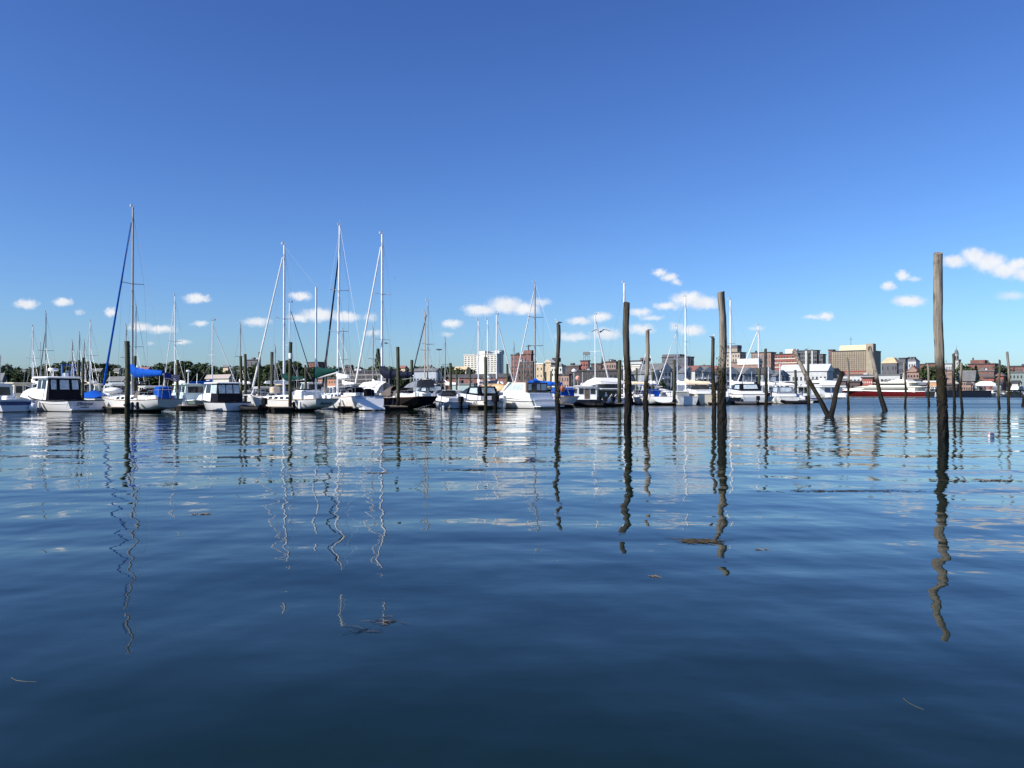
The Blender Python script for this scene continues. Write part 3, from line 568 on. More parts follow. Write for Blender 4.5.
def tree_mesh_pair(seed, conifer=False):
    cb = crown_mesh(seed, conifer); me = bpy.data.meshes.new('crown'); me.from_pydata(cb.v, [], cb.f); me.materials.append(leafm)
    tb = MB(); tb.tube([(0, 0, -1.0), (.05, .02, 2), (0, .1, 5)], .28, 6, .1)
    if not conifer:
        for k in range(4): a = k * 1.7; tb.tube([(0.03, .03, 2.2 + .3 * k), (1.1 * math.cos(a), 1.1 * math.sin(a), 4.2 + .2 * k)], .12, 5, .05)
    return me, tb.mesh('trunk', bark)
PAIRS = [tree_mesh_pair(s) for s in range(5)]; CON = tree_mesh_pair(99, True)
def tree(px, Y, h, label, group, name='hill_tree', pair=None):
    x = gx(px, Y); me, tr = pair or rnd.choice(PAIRS)
    t = thing(name, label, 'tree', (x, Y, ground_z(x, Y) - .3), rnd.uniform(0, 6.28), group)
    s = h / 8.6; t.scale = (s * rnd.uniform(.95, 1.3), s * rnd.uniform(.95, 1.3), s)
    link('crown', me, t); link('trunk', tr, t)
ZONES = [(-6, 26, 'dark green tree on the shore at the left edge', 6), (26, 62, 'rounded dark tree on the hill above the lobster boat', 8), (62, 104, 'dark hill tree left of the blue furled sail', 8),
         (104, 140, 'hill tree behind the blue covered sailboat mast', 7), (140, 180, 'hill tree above the blue boom cover', 8), (180, 215, 'bushy hill tree above the green pilothouse boat', 8),
         (215, 255, 'hill tree above the black canvas cruiser', 8), (255, 310, 'small ridge tree behind the ketch masts', 8), (310, 380, 'small ridge tree above the parking garage', 9), (380, 462, 'ridge tree behind the dark hulled sailboat', 12)]
for z0, z1, lab, n in ZONES:
    for i in range(n):
        px = z0 + (z1 - z0) * (i + rnd.uniform(.1, .9)) / n
        Y = rnd.uniform(322, 372) if z0 < 250 else rnd.uniform(330, 420)
        top = (364.5 + 2.5 * math.sin(px * .06) + rnd.uniform(0, 9)) if px < 250 else 366 + rnd.uniform(0, 9)
        h = max(5, gz(top, Y) - ground_z(gx(px, Y), Y)); h = min(h, 12.5)
        tree(px, Y, h, lab, lab.replace('tree', 'trees'))
for px, Y, h, lab in [(378, 405, 15, 'pointed dark evergreen standing above the ridge beside the chapel')]:
    tree(px, Y, h, lab, None, 'evergreen_tree', CON)
for px, Y, h, lab, g in [(931, 420, 13, 'dark leafy tree before the long red brick row', None), (936, 415, 12, 'dark leafy tree just left of the tallest bare pile', None), (962, 425, 13, 'dark tree at the foot of the church tower', None),
        (976, 345, 9, 'dark evergreen beside the slate roofed hall', None), (1004, 440, 13, 'dark tree between the two right hand piles', None), (815, 320, 5, 'low green shrub tree by the crossed leaning posts', None),
        (823, 318, 5.5, 'round green shrub tree at the right end of the long grey building', None), (461, 345, 8, 'round dark tree before the white hotel', None), (472, 350, 8.5, 'broad dark tree below the white hotel', None), (662, 304, 4.5, 'low leafy tree before the pale waterfront house', None)]:
    tree(px, Y, h, lab, g, 'city_tree', CON if 'evergreen' in lab else None)
# the wood behind them reads as one dark mass: one object
wb = MB(); rw = random.Random(5)
lib = [crown_mesh(s) for s in (31, 32, 33)]
for k in range(220):
    px = rw.uniform(-60, 300); Y = rw.uniform(385, 470); top = 362.5 + 2.5 * math.sin(px * .06) + rw.uniform(0, 5); x = gx(px, Y); z0 = ground_z(x, Y) - .5
    s = min(1.7, max(.6, (gz(top, Y) - z0) / 8.6)); a = rw.uniform(0, 6.28); c_, s_ = math.cos(a) * s * 1.25, math.sin(a) * s * 1.25; src = rw.choice(lib)
    wb.add([(x + v[0] * c_ - v[1] * s_, Y + v[0] * s_ + v[1] * c_, z0 + v[2] * s) for v in src.v], src.f)
for k in range(90):
    px = rw.uniform(300, 470); Y = rw.uniform(430, 500); top = 365.5 + rw.uniform(0, 4); x = gx(px, Y); z0 = ground_z(x, Y) - .5
    s = min(1.3, max(.5, (gz(top, Y) - z0) / 8.6)); a = rw.uniform(0, 6.28); c_, s_ = math.cos(a) * s * 1.3, math.sin(a) * s * 1.3; src = rw.choice(lib)
    wb.add([(x + v[0] * c_ - v[1] * s_, Y + v[0] * s_ + v[1] * c_, z0 + v[2] * s) for v in src.v], src.f)
wme = bpy.data.meshes.new('hillside_wood'); wme.from_pydata(wb.v, [], wb.f); wme.materials.append(leafm)
tag(link('hillside_wood', wme), 'dark wood covering the far ridge behind the marina on the left', 'wood', kind='stuff')
# ================================================================== PILES
rp_ = random.Random(21)
def pile_mat(name, dry, wet, zone, green=False):
    m = bpy.data.materials.new(name); m.use_nodes = True; t = m.node_tree; b = t.nodes['Principled BSDF']; b.inputs['Roughness'].default_value = .85; b.inputs['Specular IOR Level'].default_value = .2
    tcn = t.nodes.new('ShaderNodeTexCoord'); sp = t.nodes.new('ShaderNodeSeparateXYZ'); t.links.new(tcn.outputs['Object'], sp.inputs[0])
    def noise(sc, st, det=6):
        mp = t.nodes.new('ShaderNodeMapping'); mp.inputs['Scale'].default_value = st; t.links.new(tcn.outputs['Object'], mp.inputs[0])
        n = t.nodes.new('ShaderNodeTexNoise'); n.inputs['Scale'].default_value = sc; n.inputs['Detail'].default_value = det; n.inputs['Roughness'].default_value = .65; t.links.new(mp.outputs[0], n.inputs['Vector']); return n.outputs[0]
    grain = noise(7, (2.2, 2.2, .12)); blot = noise(1.6, (1, 1, .5)); mot = noise(6, (1, 1, .6))
    r = t.nodes.new('ShaderNodeValToRGB'); t.links.new(grain, r.inputs[0])
    r.color_ramp.elements[0].position = .36; r.color_ramp.elements[0].color = tuple(c * .42 for c in dry) + (1,)
    r.color_ramp.elements[1].position = .60; r.color_ramp.elements[1].color = tuple(dry) + (1,)
    kn = noise(2.6, (1.4, 1.4, .45), 3); kr = t.nodes.new('ShaderNodeMapRange'); t.links.new(kn, kr.inputs[0]); kr.inputs[1].default_value = .36; kr.inputs[2].default_value = .47; kr.inputs[3].default_value = .35
    km = t.nodes.new('ShaderNodeVectorMath'); km.operation = 'MULTIPLY'; t.links.new(r.outputs[0], km.inputs[0]); t.links.new(kr.outputs[0], km.inputs[1])
    r2 = t.nodes.new('ShaderNodeValToRGB'); t.links.new(mot, r2.inputs[0])
    r2.color_ramp.elements[0].position = .42; r2.color_ramp.elements[0].color = tuple(wet) + (1,)
    r2.color_ramp.elements[1].position = .70; r2.color_ramp.elements[1].color = (wet[0] * 2.6, wet[1] * 2.4, wet[2] * 1.5, 1)
    # tide stain: its ragged upper edge follows the noise
    a = t.nodes.new('ShaderNodeMath'); a.operation = 'MULTIPLY_ADD'; t.links.new(blot, a.inputs[0]); a.inputs[1].default_value = 2.2; t.links.new(sp.outputs[2], a.inputs[2])
    mr = t.nodes.new('ShaderNodeMapRange'); t.links.new(a.outputs[0], mr.inputs[0]); mr.inputs[1].default_value = zone + .8; mr.inputs[2].default_value = zone + 1.4
    mx = t.nodes.new('ShaderNodeMix'); mx.data_type = 'RGBA'; t.links.new(mr.outputs[0], mx.inputs[0]); t.links.new(r2.outputs[0], mx.inputs[6]); t.links.new(km.outputs[0], mx.inputs[7])
    t.links.new(mx.outputs[2], b.inputs['Base Color'])
    bp = t.nodes.new('ShaderNodeBump'); bp.inputs['Strength'].default_value = .9; bp.inputs['Distance'].default_value = .03; t.links.new(grain, bp.inputs['Height']); t.links.new(bp.outputs[0], b.inputs['Normal'])
    return m
old_wood = pile_mat('weathered_pile_wood', (.30, .26, .21), (.013, .011, .008), 2.7)
old_dark = pile_mat('dark_pile_wood', (.10, .088, .07), (.011, .010, .008), 3.2)
treated = pile_mat('treated_pile_wood', (.10, .105, .065), (.014, .015, .010), 1.3)
musselm = M('mussel_crust', (.009, .008, .007), .7, var=.9, scale=14, bump=1.0, spec=.15)
fringem = M('rockweed_fringe', (.028, .026, .008), .7, var=.6, scale=3, col2=(.055, .045, .015), spec=.2)
def post_mesh(name, p0, p1, r0, r1, mat, rough, seed, jag=0.0, rings=26, n=16, f1=1.0, swell=1.0):
    r = random.Random(seed); ph = [r.uniform(0, 6.28) for _ in range(6)]; d = Vector(p1) - Vector(p0); L = d.length; b = MB(); v = []
    bend = r.uniform(-1, 1) * .012 * L * (0 if seed == 4242 else 1)
    for i in range(rings):
        f = i / (rings - 1) * f1; c = Vector(p0) + d * f + Vector((bend * math.sin(f * PI) + rough * (.15 if seed == 4242 else .5) * math.sin(f * 9 + ph[0]), rough * .5 * math.sin(f * 7 + ph[1]), 0))
        for k in range(n):
            a = 2 * PI * k / n
            rr = (r0 + (r1 - r0) * f) * (swell + (1.01 - swell) * (f / f1) ** 3 if swell > 1 else 1) * (1 + rough * (.6 * math.sin(2 * a + ph[2] + f * 3) + .5 * math.sin(3 * a + ph[3] - f * 5) + .4 * math.sin(f * 31 + ph[4] + a)) + r.uniform(-1, 1) * rough * .35)
            top = jag * (math.cos(a - ph[5]) * .5) * max(0, (f - .93) / .07)
            v.append(c + Vector((rr * math.cos(a), rr * math.sin(a), top)))
    f = [(i * n + k, i * n + (k + 1) % n, (i + 1) * n + (k + 1) % n, (i + 1) * n + k) for i in range(rings - 1) for k in range(n)]
    f.append(tuple((rings - 1) * n + k for k in range(n))); f.append(tuple(reversed(range(n)))); b.add(v, f); return b
def old_pile(px, Y, ptop, xtop, wpx, label, mat=None, group=None, crust=1.1, taper=.86):
    seed = 4242 if px == 943.2 else rp_.randint(0, 9999); x = gx(px, Y); h = gz(ptop, Y); r = .82 * wpx / FPX * Y / 2
    t = thing('timber_pile', label, 'pile', (x, Y, 0), 0, group or 'old timber piles standing in the open water')
    post_mesh('post', (0, 0, -1.5), (gx(xtop, Y) - x, 0, h), r * 1.02, r * taper, mat or old_wood, .085, seed, .12, 40, 18).build('post', mat or old_wood, t, 55)
    if crust:
        rc = random.Random(seed); b = post_mesh('crust', (0, 0, -1.5), (gx(xtop, Y) - x, 0, h), r * 1.02, r * taper, musselm, .085, seed, 0, 18, 18, (1.5 + crust) / (h + 1.5), 1.12)
        b.v = [(p[0] + rc.gauss(0, 1) * r * .08, p[1] + rc.gauss(0, 1) * r * .08, p[2] + rc.uniform(-.04, .04)) for p in b.v]; b.build('mussel_crust', musselm, t)
        if Y < 60:
            wf = MB(); dx = gx(xtop, Y) - x
            for k in range(240):
                z = crust + rc.gauss(.1, .45); z = max(.1, z); a = rc.uniform(0, 2 * PI); q = Vector((dx * z / h + r * 1.02 * math.cos(a), r * 1.02 * math.sin(a), z)); l = rc.uniform(.05, .13); o_ = Vector((math.cos(a), math.sin(a), 0)) * .022; tn = Vector((-math.sin(a), math.cos(a), 0)) * rc.uniform(.012, .03)
                wf.add([q - tn, q + tn, q + o_ + tn * .8 + Vector((0, 0, -l * .6)), q + o_ * .8 - tn * .5 + Vector((0, 0, -l))], [(0, 1, 2, 3)])
            wf.build('weed_fringe', fringem, t)['kind'] = 'stuff'
    return t
old_pile(943.2, 27.5, 253, 938, 10.8, 'tallest bare weathered timber pile, standing alone at the right', crust=1.3, taper=.92)
old_pile(720.5, 37.5, 292, 721.5, 10.2, 'thickest weathered timber pile, split at its slanted top, just right of a thinner one', crust=2.3)
old_pile(628.0, 40.5, 303, 626.5, 8.6, 'thick dark crooked timber pile touching a tall white mast', old_dark, crust=2.2)
old_pile(647.0, 56, 331, 648.2, 5.6, 'slim grey pile with a gull on top between two thick piles', crust=1.9)
old_pile(557.8, 46, 324, 558.2, 5.6, 'tall straight nearly black pile with a gull on top, right of the big cruiser', old_dark, crust=1.6)
old_pile(714.0, 53, 338, 712.6, 5.0, 'thin pile with a gull on top close beside the thickest pile', old_dark, crust=1.7)
old_pile(765.2, 74, 349, 765.4, 3.8, 'bare grey brown pile in front of small boats, left of the crossed posts', old_dark, crust=1.0)
old_pile(808.5, 76, 353, 808.0, 3.6, 'upright pile behind the leaning crossed post', treated, crust=1.0)
def leaning(px, Y, xt, yt, w, label, mat=None, dy=0.0, name='leaning_pile', wb=1.0):
    seed = rp_.randint(0, 9999); x = gx(px, Y); r = w / FPX * Y / 2
    t = thing(name, label, 'pile', (x, Y, 0), 0, 'leaning broken piles')
    dx = gx(xt, Y + dy) - x; h = gz(yt, Y + dy); k = 1.2 / h
    post_mesh('post', (-dx * k, -dy * k, -1.2), (dx, dy, h), r * wb, r * .85, mat or old_wood, .07, seed, .35).build('post', mat or old_wood, t, 55)
    b = post_mesh('crust', (-dx * k, -dy * k, -1.2), (dx, dy, h), r * wb, r * .85, musselm, .07, seed, 0, 14, 14, .42, 1.22); b.build('mussel_crust', musselm, t)
leaning(828, 55, 794, 351, 5.4, 'long leaning pale topped post forming the left arm of the crossed pair', dy=3)
leaning(830, 54.5, 842, 373, 5.4, 'short leaning dark post forming the right arm of the crossed pair', old_dark, dy=2)
leaning(885.5, 68, 870, 348, 4.6, 'leaning grey post standing alone before the red hulled yacht', dy=2.5)
for px, Y, pt, xt, w, lab, mt in [
    (848, 76, 358, 847.6, 3.0, 'slim upright pile just right of the crossed posts', old_wood), (904.8, 82, 363, 904.6, 2.8, 'thin grey pile before the stern half of the red hulled yacht', old_wood),
    (928.2, 88, 364, 928, 2.8, 'thin grey pile left of the tallest bare pile, before small white boats', old_wood), (953.6, 69, 354, 953.3, 3.5, 'dark pile beneath the church tower, first to the right of the tallest pile', old_dark),
    (961.3, 62, 363, 961, 3.3, 'pale topped pile second to the right of the tallest pile', old_wood), (999.6, 78, 360, 999.4, 2.8, 'brown pile left of the last tall pile near the right edge', treated),
    (1009, 66, 352, 1007.4, 3.3, 'tall pale topped pile near the right edge, darker at its foot', old_wood), (1023, 90, 397, 1022.8, 3.0, 'short dark stump of a pile at the right edge', old_dark)]:
    old_pile(px, Y, pt, xt, w, lab, mt, crust=.8)
# treated marina piles: one round post with a chamfered head
def dock_pile(px, Y, ptop, wpx, label, white=False):
    x = gx(px, Y); h = gz(ptop, Y); r = wpx / FPX * Y / 2; seed = rp_.randint(0, 9999)
    t = thing('dock_pile', label, 'pile', (x, Y, 0), 0, 'green brown dock piles of the marina')
    b = post_mesh('post', (0, 0, -1.5), (0, 0, h), r, r * .95, treated, .012, seed, .03, 14, 14); b.build('post', treated, t, 50)
    hp = MB(); hp.lathe([(r * 1.25, .55), (r * 1.25, .70), (r * 1.02, .70), (r * 1.02, .55)], (0, 0, 0), 14); hp.build('guide_hoop', dockfloat, t)
    if white:
        wb_ = MB(); wb_.lathe([(r * 1.08, h * .76), (r * 1.12, h * .80), (r * 1.08, h * .84)], (0, 0, 0), 14); wb_.build('white_band', whitec, t)
    return t
for px, Y, pt, w, lab in [
    (127, 62, 341, 5.0, 'thick dark dock pile standing before the blue covered sailboat'), (135.2, 84, 356, 3.0, 'dock pile partly behind the mast of the blue covered sailboat'),
    (78.6, 86, 360, 3.0, 'dock pile above the black canvas of the lobster boat'), (83.4, 90, 357.5, 2.6, 'slim dark dock pile just right of the one over the lobster boat'),
    (177.4, 85, 360, 2.8, 'dock pile beside the small flag behind the blue boom'), (240.6, 84, 356, 2.8, 'left one of two paired dock piles over the black canvas cruiser'),
    (245.1, 80, 354, 3.0, 'right one of two paired dock piles over the black canvas cruiser'), (259.6, 92, 352, 2.6, 'dark dock pile behind the white furled headsail of the ketch'),
    (272, 86, 352, 3.4, 'dock pile left of the ketch main mast'), (305.2, 96, 365, 2.4, 'low dock pile between the ketch masts'),
    (325.5, 88, 360, 2.8, 'dock pile left of the white sail bundle'), (397.6, 73, 347, 3.6, 'tall dock pile before the dark hulled sailboat'),
    (411.8, 95, 360, 3.2, 'dock pile right of the navy boom cover'), (441.5, 96, 366, 1.8, 'thin dock pile behind the white runabout'),
    (450.4, 90, 363, 3.0, 'dock pile left of the cruiser with black canvas top'), (456.6, 100, 368, 1.8, 'thin pale dock pile beside the left end of the long brick warehouse'),
    (485.5, 76, 357, 3.4, 'dark dock pile standing before the big cruiser bow'), (470, 104, 368, 1.8, 'thin dock pile under the white hotel left wing'), (507.2, 100, 364, 2.4, 'dock pile between the white hotel and the brick tower'),
    (523.6, 104, 369, 2.0, 'left slim dock pile below the brick tower'), (528, 104, 371, 2.2, 'right slim dock pile below the brick tower'), (545.5, 108, 372, 2.0, 'slim dock pile behind the blue boom awning boat'),
    (551, 108, 371, 2.0, 'slim dock pile just left of the nearly black pile'), (619.8, 96, 360, 3.8, 'green dock pile left of the thick dark crooked pile'),
    (636.6, 114, 368, 2.2, 'slim dock pile right of the thick dark crooked pile'), (652.6, 112, 369, 2.4, 'yellowish dock pile just right of the slim grey gull pile'),
    (674.2, 99, 360, 3.2, 'green dock pile before the white boat with blue cockpit cloth'), (759.4, 108, 368, 3.0, 'pale dock pile left of the bare middle pile'), (795.4, 118, 370, 2.6, 'pale dock pile left of the crossed posts')]:
    dock_pile(px, Y, pt, w, lab)
dock_pile(290.6, 68, 342, 3.6, 'tall dock pile with a white band before the ketch', True)

# ================================================================== BOATS
def solve_heading(pb, ps, Ys, L):
    xs = gx(ps, Ys); t = (pb - 512) / FPX; best = None
    for k in range(-300, 880):
        a = R(k / 10); e = abs((xs - L * math.cos(a)) - t * (Ys + L * math.sin(a)))
        if best is None or e < best[0] - 1e-9: best = (e, a)
    return xs, best[1]
def sheer_fn(zs, zm, zb):
    return lambda s: zs * (1 - s) * (1 - 2 * s) + 4 * zm * s * (1 - s) - zb * s * (1 - 2 * s) if True else 0
def hull_shape(L, B, zs, zm, zb, tr=.8, p=2.3, g=.35, rake=.10, trk=0.0, flare=.8, keel=-.5, n=22, m=9, rocker=0.0):
    def sh(s): return zs * (1 - s) * (1 - 2 * s) + 4 * (zm) * s * (1 - s) - zb * s * (1 - 2 * s)
    def hb(s):
        if s < .42: u = s / .42; return B / 2 * (tr + (1 - tr) * math.sin(u * PI / 2))
        return B / 2 * max(.012, 1 - ((s - .42) / .58) ** p)
    def pt(s, v, side):
        kz = keel + rocker * (1 - s) ** 2.6; z = kz + v * (sh(s) - kz); ge = g + flare * max(0, s - .3) ** 2
        y = hb(s) * (v ** ge); x = s * L - rake * L * (1 - v) * s ** 5 + trk * (1 - v) * (1 - s) ** 6 * L
        return (x, side * y, z)
    return sh, hb, pt, n, m
def build_hull(t, S, mat, L):
    sh, hb, pt, n, m = S; b = MB(); v = []
    for i in range(n + 1):
        s = i / n; v += [pt(s, 1 - j / m, 1) for j in range(m + 1)] + [pt(s, j / m, -1) for j in range(1, m + 1)]
    w = 2 * m + 1; f = [(i * w + k, i * w + k + 1, (i + 1) * w + k + 1, (i + 1) * w + k) for i in range(n) for k in range(w - 1)]
    f.append(tuple(range(w))); b.add(v, f); return b.build('hull', mat, t, 40)
def build_deck(t, S, mat, drop=.04, s0=.0, s1=1.0, name='deck'):
    sh, hb, pt, n, m = S; b = MB(); v = []
    for i in range(n + 1):
        s = s0 + (s1 - s0) * i / n; y = max(.01, hb(s) - .02); x = pt(s, 1, 1)[0] + (.03 if i == 0 else (-.05 if i == n else 0)); z = sh(s) - drop
        v += [(x, y, z), (x, 0, z + .05), (x, -y, z)]
    f = [(i * 3 + k, i * 3 + k + 1, (i + 1) * 3 + k + 1, (i + 1) * 3 + k) for i in range(n) for k in (0, 1)]
    b.add(v, f); return b.build(name, mat, t)
def build_rail(t, S, mat, r=.03, name='rub_rail', dz=0.0, inset=0.0, s0=0, s1=1, n=20):
    sh, hb, pt, _, _ = S; b = MB()
    for sd in (1, -1):
        b.tube([(pt(s0 + (s1 - s0) * i / n, 1, 1)[0], sd * (hb(s0 + (s1 - s0) * i / n) - inset), sh(s0 + (s1 - s0) * i / n) + dz) for i in range(n + 1)], r, 5)
    if s0 == 0: b.tube([(pt(0, 1, 1)[0], hb(0) - inset, sh(0) + dz), (pt(0, 1, 1)[0], -hb(0) + inset, sh(0) + dz)], r, 5)
    return b.build(name, mat, t)
def lifelines(t, S, s0=.05, s1=.97, h=.6, k=9, r=.014, mat=None):
    sh, hb, pt, _, _ = S; b = MB()
    for sd in (1, -1):
        ps = []
        for i in range(k + 1):
            s = s0 + (s1 - s0) * i / k; p = (pt(s, 1, 1)[0], sd * max(.05, hb(s) - .08), sh(s)); q = (p[0], p[1], p[2] + h); b.tube([p, q], r, 4); ps.append(q)
        b.tube(ps, r, 4); b.tube([(q[0], q[1], q[2] - h * .45) for q in ps], r * .7, 4)
    sb = sh(s1) + h; b.tube([(pt(s1, 1, 1)[0], max(.05, hb(s1) - .08), sb), (L_(S) * .995, 0, sb), (pt(s1, 1, 1)[0], -max(.05, hb(s1) - .08), sb)], r * 1.3, 4)
    return b.build('lifelines', mat or steel, t)
def L_(S): return S[2](1, 1, 1)[0]
def writing(t, text, size, mat, loc, name='name_lettering', shear=.3, rot=None):
    cu = bpy.data.curves.new(name, 'FONT'); cu.body = text; cu.size = size; cu.shear = shear; cu.align_x = 'CENTER'; cu.extrude = .004; cu.offset = .003
    tmp = bpy.data.objects.new('tmp', cu); COL.objects.link(tmp); dg = bpy.context.evaluated_depsgraph_get(); me = bpy.data.meshes.new_from_object(tmp.evaluated_get(dg))
    bpy.data.objects.remove(tmp); bpy.data.curves.remove(cu); me.name = name; me.materials.clear(); me.materials.append(mat)
    # reads across the transom seen from astern: its x runs from port to starboard, its face looks aft
    rm = Matrix(((0, 0, -1), (-1, 0, 0), (0, 1, 0))).to_4x4() if rot is None else rot
    me.transform(Matrix.Translation(loc) @ rm); return link(name, me, t)
def transom_writing(t, S, text, size, mat, z, y=0.0):
    pt = S[2]; a_, b_ = Vector(pt(0, .3, 0)), Vector(pt(0, .9, 0)); f = (z - a_.z) / (b_.z - a_.z); c = a_ + (b_ - a_) * f; up = (b_ - a_).normalized(); xa = Vector((0, -1, 0)); nr = xa.cross(up)
    m = Matrix((xa, up, nr)).transposed().to_4x4(); writing(t, text, size, mat, c + nr * .03 + Vector((0, y, 0)), rot=m)
def stern_point(pb, ps, Ys, L): return solve_heading(pb, ps, Ys, L)

hull_white = band_mat('white_sail_hull', [(.10, (.015, .015, .02)), (.20, (.03, .05, .12)), (.95, WHITE)])
hull_white_plain = band_mat('white_power_hull', [(.08, (.02, .02, .025)), (9, WHITE)])
hull_lobster = band_mat('lobster_hull', [(.05, (.02, .02, .022)), (9, (.78, .78, .78))])
hull_dark = band_mat('dark_sail_hull', [(.08, (.02, .012, .012)), (.16, (.5, .5, .5)), (9, (.004, .004, .007))], .2)
hull_blue = band_mat('white_hull_navy_stripe', [(.08, (.02, .02, .022)), (.55, (.74, .75, .77)), (.85, (.012, .03, .16)), (9, (.74, .75, .77))])
hull_green = band_mat('green_hull', [(.08, (.02, .02, .02)), (.42, (.68, .72, .70)), (9, (.10, .17, .16))])
hull_navy = band_mat('navy_hull', [(.08, (.012, .012, .012)), (9, (.006, .008, .018))], .3)
hull_grey = band_mat('grey_hull', [(.08, (.02, .02, .02)), (9, (.50, .54, .58))])
hull_red = band_mat('red_yacht_hull', [(.10, (.03, .02, .02)), (.22, (.5, .45, .4)), (9, (.115, .010, .013))], .15)
hull_cream = band_mat('cream_hull', [(.08, (.02, .02, .02)), (9, (.70, .64, .50))])

def mast_set(t, S, L, B, x, ztop, zdeck, r=.09, mat=None, furl=None, furl_r=.10, boom=None, cover=None, lean=0.0, back=True, spreaders=(.58,), stay=(0.98, .97), boom_z=1.3, cover_r=.22, jib_top=.97, radar=False, shrouds=True):
    """mast, boom, stays; lean moves the masthead along the boat (aft negative)."""
    mat = mat or alum; sh = S[0]; head = Vector((x + lean, 0, ztop)); foot = Vector((x, 0, zdeck - .3))
    b = MB(); b.tube([foot, head], r, 8, r * .8); m_ = b.build('mast', mat, t, 40)
    w = MB(); w.tube([head, head + Vector((0, 0, .5))], .015, 4); w.tube([head + Vector((-.3, 0, .12)), head + Vector((.25, 0, .12))], .02, 4); w.box(head.x + .2, head.x + .4, -.05, .05, head.z + .1, head.z + .3); w.build('masthead_gear', wire, m_)
    def on(f): return foot + (head - foot) * f
    sp = MB()
    for f in spreaders:
        c = on(f); sp.tube([c, c + Vector((-.1, B * .30, .05))], .03, 4); sp.tube([c, c + Vector((-.1, -B * .30, .05))], .03, 4)
    if spreaders: sp.build('spreaders', mat, m_)
    if shrouds:
        sr = MB()
        for sd in (1, -1):
            pts = [on(.98)] + [on(f) + Vector((-.1, sd * B * .30, .05)) for f in sorted(spreaders, reverse=True)] + [Vector((x - .2, sd * B * .46, sh(.5)))]
            sr.tube(pts, .010, 4); sr.tube([on(max(spreaders or [.6])), Vector((x - .6, sd * B * .45, sh(.5)))], .009, 4)
        sr.build('shrouds', wire, t)
    bow = Vector((L * stay[0], 0, sh(1) + .1)); jt = on(jib_top); fm = MB()
    if furl: fm.tube([bow + (jt - bow) * .05, bow + (jt - bow) * .3, bow + (jt - bow) * .95], furl_r, 7, furl_r * .55); fm.build('furled_headsail', furl, t, 40)
    fs = MB(); fs.tube([bow, jt], .014, 4); fs.build('forestay', wire, t)
    if back: k = MB(); k.tube([head, (0.1, 0, sh(0) + .1)], .010, 4); k.build('backstay', wire, t)
    if boom:
        zb = zdeck + boom_z; bb_ = MB(); bb_.tube([(x, 0, zb), (x - boom, 0, zb + .05)], .07, 7); bo = bb_.build('boom', mat, t, 40)
        if cover:
            c = MB(); n = 12; v = []
            for i in range(n + 1):
                f = i / n; cx = x + .05 - (boom - .1) * f; hh = cover_r * (1.9 - 1.2 * f ** .5) * (1 if i else .8); wd = cover_r * (1 - .35 * f)
                zc = zb + .08 + hh * .35
                if f < .12: zc += (.12 - f) * 6 * cover_r * 1.6
                for k in range(8):
                    a = 2 * PI * k / 8; v.append((cx, wd * math.cos(a) * .8, zc + hh * math.sin(a) * (1.0 + .10 * math.sin(i * 2.1))))
            c.add(v, [(i * 8 + k, i * 8 + (k + 1) % 8, (i + 1) * 8 + (k + 1) % 8, (i + 1) * 8 + k) for i in range(n) for k in range(8)] + [tuple(range(8)), tuple(n * 8 + k for k in range(8))])
            c.build('sail_cover', cover, bo, 60)
    if radar:
        rd = MB(); c = on(.45); rd.lathe([(.28, 0), (.3, .1), (.22, .2)], (c.x + .4, 0, c.z), 10); rd.build('radar_dome', gel, m_, 40)
    return m_
def coachroof(t, S, L, B, x0, x1, h=.42, mat=None, wins=3, wfac=.62):
    sh = S[0]; z0 = sh(.55) - .1; b = MB()
    hw = lambda z: B * .5 * wfac * (1 - .12 * (z - z0) / h)
    b.slab([(x0, z0), (x1 + .7, z0), (x1, z0 + h * .75), (x1 - .8, z0 + h), (x0, z0 + h + .08)], hw); c = b.build('coachroof', mat or gel, t, 30)
    for sd in (1, -1):
        for k in range(wins):
            xa = x0 + .4 + (x1 - x0 - 1.0) * k / wins; w = MB(); za, zc = z0 + h * .32, z0 + h * .78; d = .6 * (x1 - x0 - 1.0) / wins
            q = [(xa, sd * (hw(za) + .006), za), (xa + d, sd * (hw(za) + .006), za), (xa + d * .9, sd * (hw(zc) + .006), zc), (xa, sd * (hw(zc) + .006), zc)]
            w.plate(q if sd < 0 else q[::-1], .015); w.build('porthole', glass, c)
    return c
def dodger(t, x, z0, w, h=.75, l=1.1, mat=None, name='dodger'):
    b = MB(); n = 7; v = []
    for i in range(5):
        f = i / 4; xx = x + l * (1 - f); hh = h * (math.sin(f * PI / 2) ** .6 if f > 0 else .02)
        for k in range(n): a = PI * k / (n - 1); v.append((xx, w * math.copysign(abs(math.cos(a)) ** .5, math.cos(a)), z0 + hh * (math.sin(a) ** .5)))
    b.add(v, [(i * n + k, i * n + k + 1, (i + 1) * n + k + 1, (i + 1) * n + k) for i in range(4) for k in range(n - 1)]); o = b.build(name, mat or navyc, t, 50)
    return o

